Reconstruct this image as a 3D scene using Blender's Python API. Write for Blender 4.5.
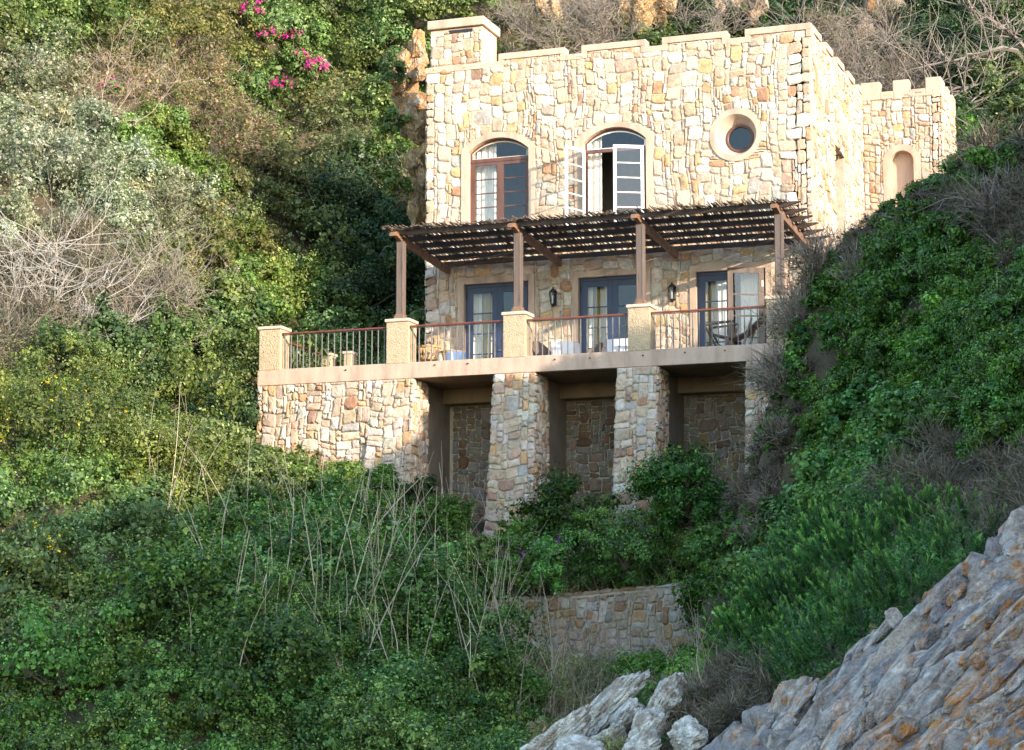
import bpy, math, random
import numpy as np
from mathutils import Vector
from mathutils.geometry import tessellate_polygon
# ------------------------------------------------------------------ clean, camera, sky, sun, exposure
for o in list(bpy.data.objects): bpy.data.objects.remove(o)
SC = bpy.context.scene
COL = SC.collection
R = math.radians
F = 2276.0; PITCH = R(8.13); YAW = R(19.65)
cd = bpy.data.cameras.new('camera'); cam = bpy.data.objects.new('camera', cd); COL.objects.link(cam)
cd.sensor_width = 36; cd.lens = F/1024*36; cd.clip_start = .5; cd.clip_end = 3000
cam.location = (0, 0, 0); cam.rotation_euler = (R(90)+PITCH, 0, YAW)
SC.camera = cam
SUN = Vector((1.8, -1.0, .52)).normalized()
world = bpy.data.worlds.new('World'); SC.world = world; world.use_nodes = True
wn = world.node_tree
sky = wn.nodes.new('ShaderNodeTexSky'); sky.sky_type = 'NISHITA'; sky.sun_disc = False
sky.sun_elevation = math.asin(SUN.z); sky.sun_rotation = math.atan2(SUN.x, SUN.y)
sky.air_density = 1.0; sky.dust_density = .6; sky.ozone_density = 1.2
wn.links.new(sky.outputs[0], wn.nodes['Background'].inputs[0]); wn.nodes['Background'].inputs[1].default_value = .15
sl = bpy.data.lights.new('sun', 'SUN'); sl.energy = 2.05; sl.angle = R(.55); sl.color = (1, .85, .69)
so = bpy.data.objects.new('sun', sl); COL.objects.link(so); so.rotation_euler = (-SUN).to_track_quat('-Z', 'Y').to_euler()
so.location = (30, -20, 40)
SC.view_settings.view_transform = 'Standard'; SC.view_settings.look = 'None'
SC.view_settings.exposure = 2.24; SC.view_settings.gamma = 1

# ------------------------------------------------------------------ camera maths (used to find where things stand)
_fw = np.array([-math.sin(YAW)*math.cos(PITCH), math.cos(YAW)*math.cos(PITCH), math.sin(PITCH)])
_rt = np.array([math.cos(YAW), math.sin(YAW), 0.0]); _up = np.cross(_rt, _fw)
def ray(x, y): return _fw + _rt*(x-512)/F - _up*(y-375)/F
def at_d(x, y, D): return ray(x, y)*D
def at_y(x, y, Y): d = ray(x, y); return d*Y/d[1]
def project(p):
    p = np.asarray(p, float); d = p@_fw
    return 512+F*(p@_rt)/d, 375-F*(p@_up)/d, d

# ------------------------------------------------------------------ noise
def _hash(ix, iy, iz, s):
    n = (ix*374761393 + iy*668265263 + iz*2147483647 + s*974634777).astype(np.int64) & 0x7fffffff
    n = ((n ^ (n >> 13))*1274126177) & 0x7fffffff
    return ((n ^ (n >> 16)) & 0xffffff)/float(0xffffff)
def vnoise(x, y, z=None, seed=0):
    x = np.asarray(x, float); y = np.asarray(y, float)
    z = np.zeros_like(x) if z is None else np.asarray(z, float)
    ix, iy, iz = np.floor(x).astype(np.int64), np.floor(y).astype(np.int64), np.floor(z).astype(np.int64)
    fx, fy, fz = x-ix, y-iy, z-iz
    fx, fy, fz = [f*f*(3-2*f) for f in (fx, fy, fz)]
    r = 0
    for a in (0, 1):
        for b in (0, 1):
            for c in (0, 1):
                w = (fx if a else 1-fx)*(fy if b else 1-fy)*(fz if c else 1-fz)
                r = r + w*_hash(ix+a, iy+b, iz+c, seed)
    return r
def fbm(x, y, z=None, seed=0, oct=4):
    r = 0; a = .5; f = 1.0
    for k in range(oct):
        r = r + a*vnoise(np.asarray(x)*f, np.asarray(y)*f, None if z is None else np.asarray(z)*f, seed+k*7); a *= .5; f *= 2.03
    return r
def worley(x, y, z, seed=0):
    ix, iy, iz = np.floor(x).astype(np.int64), np.floor(y).astype(np.int64), np.floor(z).astype(np.int64)
    f1 = np.full(x.shape, 9.0); f2 = np.full(x.shape, 9.0); cid = np.zeros(x.shape)
    for a in (-1, 0, 1):
        for b in (-1, 0, 1):
            for c in (-1, 0, 1):
                jx, jy, jz = ix+a, iy+b, iz+c
                d = np.sqrt((jx+_hash(jx, jy, jz, seed)-x)**2+(jy+_hash(jx, jy, jz, seed+11)-y)**2+(jz+_hash(jx, jy, jz, seed+23)-z)**2)
                m = d < f1
                f2 = np.where(m, f1, np.minimum(f2, d)); cid = np.where(m, _hash(jx, jy, jz, seed+37), cid); f1 = np.where(m, d, f1)
    return f1, f2, cid

# ------------------------------------------------------------------ materials
MAT = {}
def nmat(name):
    m = bpy.data.materials.new(name); m.use_nodes = True; MAT[name] = m
    nt = m.node_tree; b = nt.nodes['Principled BSDF']
    return m, nt, b
def N(nt, t, **kw):
    n = nt.nodes.new(t)
    for k, v in kw.items():
        if k.startswith('i_'): n.inputs[k[2:].replace('_', ' ')].default_value = v
        else: setattr(n, k, v)
    return n
def ramp(nt, stops):
    n = nt.nodes.new('ShaderNodeValToRGB')
    e = n.color_ramp.elements
    while len(e) < len(stops): e.new(.5)
    for i, (p, c) in enumerate(stops): e[i].position = p; e[i].color = (*c, 1) if len(c) == 3 else c
    return n
def mat_plain(name, col, rough=.6, bump=0, bscale=30, var=.12, vscale=4, metal=0, spec=.4, streak=0):
    m, nt, b = nmat(name); L = nt.links.new
    tc = N(nt, 'ShaderNodeTexCoord')
    no = N(nt, 'ShaderNodeTexNoise', i_Scale=vscale, i_Detail=6.0, i_Roughness=.6)
    src = tc.outputs['Object']
    if streak:
        mp = N(nt, 'ShaderNodeMapping'); mp.inputs['Scale'].default_value = (1, 1, streak); L(src, mp.inputs[0]); L(mp.outputs[0], no.inputs['Vector'])
    else: L(src, no.inputs['Vector'])
    r = ramp(nt, [(.25, [c*(1-var*1.6) for c in col]), (.5, col), (.78, [min(1, c*(1+var)) for c in col])])
    L(no.outputs['Fac'], r.inputs[0]); L(r.outputs[0], b.inputs['Base Color'])
    b.inputs['Roughness'].default_value = rough; b.inputs['Metallic'].default_value = metal
    b.inputs['Specular IOR Level'].default_value = spec
    if bump:
        n2 = N(nt, 'ShaderNodeTexNoise', i_Scale=float(bscale), i_Detail=4.0); L(src, n2.inputs['Vector'])
        bp = N(nt, 'ShaderNodeBump', i_Strength=1.0, i_Distance=float(bump)); L(n2.outputs['Fac'], bp.inputs['Height']); L(bp.outputs[0], b.inputs['Normal'])
    return m
def mat_attr(name, rough=.85, bump=.012, bscale=22, var=.35, spec=.25, nscale=9.0):
    m, nt, b = nmat(name); L = nt.links.new
    at = N(nt, 'ShaderNodeAttribute', attribute_name='col'); tc = N(nt, 'ShaderNodeTexCoord')
    no = N(nt, 'ShaderNodeTexNoise', i_Scale=nscale, i_Detail=8.0, i_Roughness=.7); L(tc.outputs['Object'], no.inputs['Vector'])
    mr = N(nt, 'ShaderNodeMapRange'); mr.inputs[1].default_value = .3; mr.inputs[2].default_value = .7; mr.inputs[3].default_value = 1-var; mr.inputs[4].default_value = 1+var*.6
    L(no.outputs['Fac'], mr.inputs[0])
    mx = N(nt, 'ShaderNodeVectorMath', operation='SCALE'); L(at.outputs['Color'], mx.inputs[0]); L(mr.outputs[0], mx.inputs['Scale'])
    L(mx.outputs[0], b.inputs['Base Color']); b.inputs['Roughness'].default_value = rough; b.inputs['Specular IOR Level'].default_value = spec
    if bump:
        n2 = N(nt, 'ShaderNodeTexNoise', i_Scale=float(bscale), i_Detail=6.0); L(tc.outputs['Object'], n2.inputs['Vector'])
        bp = N(nt, 'ShaderNodeBump', i_Strength=1.0, i_Distance=float(bump)); L(n2.outputs['Fac'], bp.inputs['Height']); L(bp.outputs[0], b.inputs['Normal'])
    return m
def mat_leaf(name, rough=.5, trans=.3, spec=.35, objvar=.25):
    m, nt, b = nmat(name); L = nt.links.new
    at = N(nt, 'ShaderNodeAttribute', attribute_name='col'); oi = N(nt, 'ShaderNodeObjectInfo')
    mr = N(nt, 'ShaderNodeMapRange'); mr.inputs[3].default_value = 1-objvar; mr.inputs[4].default_value = 1+objvar; L(oi.outputs['Random'], mr.inputs[0])
    mx = N(nt, 'ShaderNodeVectorMath', operation='SCALE'); L(at.outputs['Color'], mx.inputs[0]); L(mr.outputs[0], mx.inputs['Scale'])
    L(mx.outputs[0], b.inputs['Base Color']); b.inputs['Roughness'].default_value = rough; b.inputs['Specular IOR Level'].default_value = spec
    tr = N(nt, 'ShaderNodeBsdfTranslucent'); ml = N(nt, 'ShaderNodeVectorMath', operation='MULTIPLY'); ml.inputs[1].default_value = (1.5, 1.7, .7)
    L(mx.outputs[0], ml.inputs[0]); L(ml.outputs[0], tr.inputs[0])
    ms = N(nt, 'ShaderNodeMixShader'); ms.inputs[0].default_value = trans; L(b.outputs[0], ms.inputs[1]); L(tr.outputs[0], ms.inputs[2])
    L(ms.outputs[0], nt.nodes['Material Output'].inputs[0])
    return m
m_ = mat_attr('stone', bump=.022, bscale=14, var=.38, nscale=7.0)
nt_ = m_.node_tree; b_ = nt_.nodes['Principled BSDF']; src_ = b_.inputs['Base Color'].links[0].from_socket
tc_ = N(nt_, 'ShaderNodeTexCoord'); n_s = N(nt_, 'ShaderNodeTexNoise', i_Scale=3.3, i_Detail=7.0, i_Roughness=.75); nt_.links.new(tc_.outputs['Object'], n_s.inputs['Vector'])
r_s = ramp(nt_, [(.50, (0, 0, 0)), (.66, (.75, .75, .75))]); nt_.links.new(n_s.outputs['Fac'], r_s.inputs[0])
mx_ = N(nt_, 'ShaderNodeMix', data_type='RGBA', blend_type='MULTIPLY'); mx_.inputs['B'].default_value = (.95, .74, .54, 1)
nt_.links.new(r_s.outputs[0], mx_.inputs['Factor']); nt_.links.new(src_, mx_.inputs['A']); nt_.links.new(mx_.outputs['Result'], b_.inputs['Base Color'])
mat_plain('mortar', (.50, .43, .33), .95, bump=.02, bscale=25, var=.2)
mat_plain('plaster', (.50, .365, .275), .85, bump=.006, bscale=20, var=.24, vscale=2.6, streak=.3)
mat_plain('plaster_dim', (.24, .19, .15), .9, bump=.004, bscale=20, var=.2, vscale=1.5)  # darker copy of the plaster, its colour deepening the shade in the bays
mat_plain('cap_stone', (.55, .45, .35), .85, bump=.006, bscale=14, var=.12)
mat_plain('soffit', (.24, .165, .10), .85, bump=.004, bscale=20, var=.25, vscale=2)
mat_plain('roughcast', (.50, .385, .25), .95, bump=.035, bscale=30, var=.12, vscale=6)
mat_plain('wood_brown', (.20, .12, .08), .6, bump=.004, bscale=30, var=.35, vscale=6, streak=.15)
mat_plain('wood_window', (.115, .055, .04), .45, var=.25, vscale=5, streak=.2)
mat_plain('wood_dark', (.055, .034, .025), .6, var=.3)
mat_plain('wood_grey', (.135, .10, .082), .7, bump=.004, bscale=20, var=.25, vscale=5, streak=.2)
mat_plain('rail_red', (.17, .05, .032), .45, var=.2)
mat_plain('rail_metal', (.15, .148, .145), .5, var=.2, vscale=8)
mat_plain('paint_blue', (.035, .05, .10), .4, var=.2)
mat_plain('paint_white', (.80, .80, .78), .4, var=.04)
mat_plain('black_iron', (.02, .02, .022), .35, var=.2)
mat_plain('curtain', (.78, .74, .66), .9, var=.05)
mat_plain('curtain_ochre', (.45, .34, .14), .9, var=.08)
mat_plain('cloth', (.80, .80, .82), .85, var=.04)
mat_plain('cloth_blue', (.50, .62, .85), .85, var=.04)
mat_plain('teak', (.50, .31, .14), .6, var=.2, streak=.3)
mat_plain('canvas_brown', (.13, .085, .055), .85, var=.15)
mat_plain('interior', (.30, .25, .20), .9, var=.1)
mat_plain('interior_wood', (.16, .10, .06), .6, var=.2)
mat_plain('rafter_tip', (.22, .12, .07), .6, var=.2)
mat_plain('reed_stick', (.16, .12, .085), .8, var=.45, vscale=9)
mat_attr('rock', bump=.06, bscale=26, var=.5, rough=.85, nscale=9.0)
mat_attr('bark', bump=.01, bscale=25, var=.25)
mat_leaf('leaf', spec=.24, trans=.22, rough=.38); mat_leaf('petal', trans=.4, objvar=.1)
def glass():
    m, nt, b = nmat('glass'); L = nt.links.new
    nt.nodes.remove(b)
    g = N(nt, 'ShaderNodeBsdfGlossy', i_Roughness=.02); g.inputs[0].default_value = (.95, .97, 1, 1)
    t = N(nt, 'ShaderNodeBsdfTransparent'); t.inputs[0].default_value = (.88, .9, .9, 1)
    ge = N(nt, 'ShaderNodeNewGeometry'); dt = N(nt, 'ShaderNodeVectorMath', operation='DOT_PRODUCT'); L(ge.outputs['Normal'], dt.inputs[0]); L(ge.outputs['Incoming'], dt.inputs[1])
    ab = N(nt, 'ShaderNodeMath', operation='ABSOLUTE'); L(dt.outputs['Value'], ab.inputs[0])
    om = N(nt, 'ShaderNodeMath', operation='SUBTRACT'); om.inputs[0].default_value = 1; L(ab.outputs[0], om.inputs[1])
    pw_ = N(nt, 'ShaderNodeMath', operation='POWER'); pw_.inputs[1].default_value = 5; L(om.outputs[0], pw_.inputs[0])
    ad = N(nt, 'ShaderNodeMath', operation='MULTIPLY_ADD'); ad.inputs[1].default_value = .9; ad.inputs[2].default_value = .055
    L(pw_.outputs[0], ad.inputs[0])
    ms = N(nt, 'ShaderNodeMixShader'); L(ad.outputs[0], ms.inputs[0]); L(t.outputs[0], ms.inputs[1]); L(g.outputs[0], ms.inputs[2])
    L(ms.outputs[0], nt.nodes['Material Output'].inputs[0])
glass()
mat_plain('soil', (.07, .055, .032), .95, bump=.05, bscale=6, var=.4, vscale=2)
mat_plain('sea', (.02, .05, .06), .15, bump=.05, bscale=2)

# ------------------------------------------------------------------ mesh helpers
def quads_mesh(name, V, nper, cols=None, mat=None):
    """V: (n*nper,3) separate polygons of nper corners"""
    V = np.ascontiguousarray(V, dtype=np.float32); n = len(V)//nper
    me = bpy.data.meshes.new(name)
    me.vertices.add(len(V)); me.vertices.foreach_set('co', V.ravel())
    me.loops.add(len(V)); me.loops.foreach_set('vertex_index', np.arange(len(V), dtype=np.int32))
    me.polygons.add(n); me.polygons.foreach_set('loop_start', np.arange(0, len(V), nper, dtype=np.int32))
    me.update(calc_edges=True)
    if cols is not None:
        c = np.ones((len(V), 4), np.float32); c[:, :3] = np.repeat(cols, nper, axis=0) if len(cols) == n else cols
        a = me.color_attributes.new('col', 'FLOAT_COLOR', 'POINT'); a.data.foreach_set('color', c.ravel())
    if mat: me.materials.append(MAT[mat])
    return me
class MB:
    def __init__(s): s.v = []; s.f = []; s.c = []; s.m = []; s.cc = (1, 1, 1); s.mm = 0
    def verts(s, vs):
        i = len(s.v); s.v += [tuple(map(float, v)) for v in vs]; s.c += [s.cc]*len(vs); return i
    def face(s, idx): s.f.append(tuple(idx)); s.m.append(s.mm)
    def poly(s, vs): i = s.verts(vs); s.face(range(i, i+len(vs)))
    def hexa(s, p):     # 8 points: bottom 4 then top 4
        i = s.verts(p)
        for q in ((3, 2, 1, 0), (4, 5, 6, 7), (0, 1, 5, 4), (1, 2, 6, 5), (2, 3, 7, 6), (3, 0, 4, 7)): s.face([i+k for k in q])
    def box(s, x0, x1, y0, y1, z0, z1):
        s.hexa([(x0, y0, z0), (x1, y0, z0), (x1, y1, z0), (x0, y1, z0), (x0, y0, z1), (x1, y0, z1), (x1, y1, z1), (x0, y1, z1)])
    def beam(s, a, b, w, h, up=(0, 0, 1)):
        a = Vector(a); b = Vector(b); d = (b-a).normalized(); u = Vector(up); x = d.cross(u).normalized()*w/2; z = x.cross(d).normalized()*h/2
        s.hexa([a-x-z, a+x-z, b+x-z, b-x-z, a-x+z, a+x+z, b+x+z, b-x+z])
    def tube(s, pts, rad, n=6, cap=True):
        pts = [Vector(p) for p in pts]
        if not hasattr(rad, '__len__'): rad = [rad]*len(pts)
        rings = []; ref = None
        for i, p in enumerate(pts):
            d = (pts[min(i+1, len(pts)-1)]-pts[max(i-1, 0)])
            if d.length < 1e-9: d = Vector((0, 0, 1))
            d.normalize()
            if ref is None: ref = Vector((1, 0, 0)) if abs(d.x) < .8 else Vector((0, 1, 0))
            x = (ref-d*ref.dot(d)).normalized(); y = d.cross(x); ref = x
            rings.append(s.verts([p+(x*math.cos(t)+y*math.sin(t))*rad[i] for t in [k*2*math.pi/n for k in range(n)]]))
        for a, b in zip(rings, rings[1:]):
            for k in range(n): s.face((a+k, a+(k+1) % n, b+(k+1) % n, b+k))
        if cap: s.face([rings[0]+k for k in reversed(range(n))]); s.face([rings[-1]+k for k in range(n)])
    def lathe(s, c, prof, n=16, sx=1, sy=1):
        rings = [s.verts([(c[0]+r*math.cos(t)*sx, c[1]+r*math.sin(t)*sy, c[2]+z) for t in [k*2*math.pi/n for k in range(n)]]) for r, z in prof]
        for a, b in zip(rings, rings[1:]):
            for k in range(n): s.face((a+k, a+(k+1) % n, b+(k+1) % n, b+k))
        s.face([rings[0]+k for k in reversed(range(n))]); s.face([rings[-1]+k for k in range(n)])
    def build(s, name, mats, parent=None, smooth=False, bevel=0, **tags):
        me = bpy.data.meshes.new(name); me.from_pydata(s.v, [], s.f)
        if isinstance(mats, str): mats = [mats]
        for m in mats: me.materials.append(MAT[m])
        if len(mats) > 1: me.polygons.foreach_set('material_index', s.m)
        a = me.color_attributes.new('col', 'FLOAT_COLOR', 'POINT')
        c = np.ones((len(s.v), 4), np.float32); c[:, :3] = s.c; a.data.foreach_set('color', c.ravel())
        if smooth: me.polygons.foreach_set('use_smooth', [True]*len(s.f))
        me.update()
        return link(name, me, parent, bevel, **tags)
def link(name, data, parent=None, bevel=0, **tags):
    o = bpy.data.objects.new(name, data); COL.objects.link(o)
    if parent is not None:
        o.parent = parent
        o.location = -Vector(parent_world(parent))       # meshes are written in world coordinates
    if bevel:
        b = o.modifiers.new('bevel', 'BEVEL'); b.width = bevel; b.segments = 2; b.limit_method = 'ANGLE'; b.angle_limit = R(50)
    for k, v in tags.items(): o[k] = v
    return o
def parent_world(p):
    w = Vector((0, 0, 0))
    while p is not None: w = w+Vector(p.location); p = p.parent
    return w
def thing(name, loc, label, cat, group=None):
    o = bpy.data.objects.new(name, None); COL.objects.link(o); o.location = loc; o.empty_display_size = .3
    o['label'] = label; o['category'] = cat
    if group: o['group'] = group
    return o

# ------------------------------------------------------------------ terrain
ctrl_px = [
 (-150,760,40),(0,760,40),(0,620,43),(0,520,46),(0,420,50),(0,320,56),(0,200,63),(0,80,71),(0,-60,82),(-200,560,46),(-200,300,58),(-200,0,76),
 (130,760,38),(130,640,41),(130,540,46),(130,430,54),(130,330,60),(130,200,67),(130,80,75),(130,-60,85),
 (250,760,38),(250,640,43),(250,560,49),(250,490,60),(250,405,66),(250,300,70),(250,180,76),(250,60,82),(250,-60,89),
 (370,760,38),(370,650,43),(370,560,51),(370,480,61.2),(350,230,78),(370,80,84),(370,-60,90),
 (470,760,41),(470,660,47),(470,590,54),(480,550,59),
 (560,760,44),(560,690,49.5),(560,655,53.6),(560,592,56.5),(560,550,59.5),
 (650,720,46),(650,680,49),(650,645,51.5),(650,588,55),(650,535,58.5),
 (740,760,32.5),(740,700,35),(740,640,42),(740,560,53),(760,520,56),
 (820,760,29.5),(820,700,31),(820,650,34),(820,570,42),(820,460,48.5),(815,360,49.5),(832,268,50),
 (900,760,26.7),(900,650,29.2),(900,560,36),(900,450,44),(900,330,46),(905,262,49),(945,215,49),
 (1024,760,25.6),(1024,640,27.6),(1024,540,30),(1024,440,36),(1024,330,39.5),(1024,240,43),(1024,155,46.5),
 (1150,620,27),(1150,400,34),(1150,200,39.5),(1150,90,43.5),
 (1000,60,84),(900,30,84),(800,20,86),(640,20,86),(520,20,85),(440,20,84),(640,-60,93),(900,-60,93),(1050,-60,92)]
ctrl = [at_d(*c) for c in ctrl_px]
ctrl += [(-8, 56, 10.0), (-4.7, 54.5, 11), (-1, 53, 12), (2.5, 51, 13), (6, 49, 14),(-11.6, 58.8, 9.0), (-9, 60, 9.8), (-11.8, 63.5, 11.2), (-9, 65.5, 11.8), (-5.5, 62, 12),(-24, 61.5, 6.2), (-18, 61.5, 6.2), (-13.5, 61.5, 6.5), (-20, 66, 9.5), (-14, 66, 9.5), (-18, 71, 14), (-12, 72, 14.5), (-10, 69, 12.6), (-27.5, 61, 8.6), (-27.2, 64.5, 9.3), (-26.5, 68, 12.5),
 (14, 48, 18.6), (14, 45, 17.0), (14, 42, 16.4), (14, 39, 16.1), (14, 36, 15.6), (14, 28, 13.2), (14, 20, 12.8), (16, 11, 9), (14, 5, 2), (0, 5, -3), (5, 5, -3), (-5, 8, -3), (9, 8, -1.5), (5, 14, -1.6), (0, 14, -2.4), (-6, 16, -2.2), (3, 20, 0), (14, 53, 20.8), (14, 60, 21.5), (14, 75, 26), (24, 42, 20), (24, 60, 24), (24, 10, 17),
 (4, 30, 8), (4, 42, 14), (-60, 40, 1), (-60, 60, 13), (-60, 90, 32), (-20, 115, 50), (10, 110, 46), (-60, 115, 50)]
ctrl = np.array(ctrl, float)
def _tps(r2): return np.where(r2 > 0, .5*r2*np.log(np.maximum(r2, 1e-9)), 0)
n_ = len(ctrl); P2 = ctrl[:, :2]/10
K = _tps(((P2[:, None]-P2[None])**2).sum(-1)) + np.eye(n_)*.004
A_ = np.zeros((n_+3, n_+3)); A_[:n_, :n_] = K; A_[:n_, n_:] = np.c_[np.ones(n_), P2]; A_[n_:, :n_] = A_[:n_, n_:].T
W_ = np.linalg.solve(A_, np.r_[ctrl[:, 2], 0, 0, 0])
GX = np.arange(-75, 40.01, .5); GY = np.arange(4, 118.01, .5)
gx, gy = np.meshgrid(GX, GY)
q = np.c_[gx.ravel(), gy.ravel()]/10
GZ = (_tps(((q[:, None]-P2[None])**2).sum(-1))@W_[:n_] + W_[n_] + q@W_[n_+1:]).reshape(gx.shape)
GZ += (fbm(gx/3, gy/3, seed=3)-.5)*.5
# the step at the garden wall
def _ss(a, b, v): t = np.clip((v-a)/(b-a), 0, 1); return t*t*(3-2*t)
wx_ = _ss(-22.5, -20.3, gx)*(1-_ss(-13.8, -12.5, gx))
wy_ = _ss(46.5, 48.5, gy)*(1-_ss(53.6, 53.9, gy)); GZ = GZ*(1-wx_*wy_)+np.minimum(GZ, .75+.14*(gy-53))*wx_*wy_
wy_ = _ss(53.6, 53.9, gy)*(1-_ss(56, 58, gy)); GZ = GZ*(1-wx_*wy_)+(2.35+.35*(gy-53.9))*wx_*wy_
wx_ = _ss(-24.3, -23.2, gx)*(1-_ss(-13.6, -12.9, gx)); wy_ = _ss(56.2, 57.5, gy)*(1-_ss(60.5, 62, gy)); GZ = GZ*(1-wx_*wy_)+np.minimum(GZ, np.where(gx < -21, 4.7, 3.9)+.08*(gy-57))*wx_*wy_
wx_ = _ss(-24.8, -24.4, gx)*(1-_ss(-13.0, -12.6, gx)); wy_ = _ss(60.5, 61, gy)*(1-_ss(67.8, 68.3, gy)); GZ = GZ*(1-wx_*wy_)+np.minimum(GZ, 8.3)*wx_*wy_
# the headland to the right of the picture: a crest that shades the lower slope, falling away behind
crest = np.interp(gy, [4, 9, 13, 22, 28, 36, 40, 44, 46, 50, 60, 80], [-2, 6, 14.2, 14.4, 15.4, 17.0, 17.7, 18.1, 19.0, 20.8, 21.5, 27])
k_ = _ss(8, 13, gx)
GZ = GZ*(1-k_)+np.where(gx > 15, crest-.45*(gx-15), crest-.25*np.abs(gx-14))*k_
GZ += _ss(8, 12, gx)*(fbm(gx/1.4, gy/1.4, seed=8, oct=3)-.45)*1.4
GZ = np.maximum(GZ, -3.2)
def tz(x, y):
    fx = np.clip((np.asarray(x, float)-GX[0])/.5, 0, len(GX)-1.001); fy = np.clip((np.asarray(y, float)-GY[0])/.5, 0, len(GY)-1.001)
    i = fx.astype(int); j = fy.astype(int); a = fx-i; b = fy-j
    return GZ[j, i]*(1-a)*(1-b)+GZ[j, i+1]*a*(1-b)+GZ[j+1, i]*(1-a)*b+GZ[j+1, i+1]*a*b
def tn(x, y, e=.6):
    n = np.stack([-(tz(x+e, y)-tz(x-e, y))/(2*e), -(tz(x, y+e)-tz(x, y-e))/(2*e), np.ones_like(np.asarray(x, float))], -1)
    return n/np.linalg.norm(n, axis=-1, keepdims=True)
def hit(px, py, d0=19, d1=118):
    ds = np.arange(d0, d1, .1); p = ray(px, py)[None]*ds[:, None]
    below = p[:, 2] < tz(p[:, 0], p[:, 1])
    k = int(np.argmax(below)) if below.any() else len(ds)-1
    return p[k]
def terrain():
    V = np.c_[gx.ravel(), gy.ravel(), GZ.ravel()]; nx = len(GX); ny = len(GY)
    i = np.arange(ny-1)[:, None]*nx+np.arange(nx-1)[None]
    Fq = np.stack([i, i+1, i+1+nx, i+nx], -1).reshape(-1, 4)
    me = bpy.data.meshes.new('hillside'); me.from_pydata(V.tolist(), [], Fq.tolist()); me.materials.append(MAT['soil'])
    me.polygons.foreach_set('use_smooth', [True]*len(Fq))
    link('hillside', me, kind='structure')
terrain()
sea = MB(); sea.poly([(-1500, -1500, -2.9), (1500, -1500, -2.9), (1500, 1500, -2.9), (-1500, 1500, -2.9)]); sea.build('sea', 'sea', kind='structure')
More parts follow.
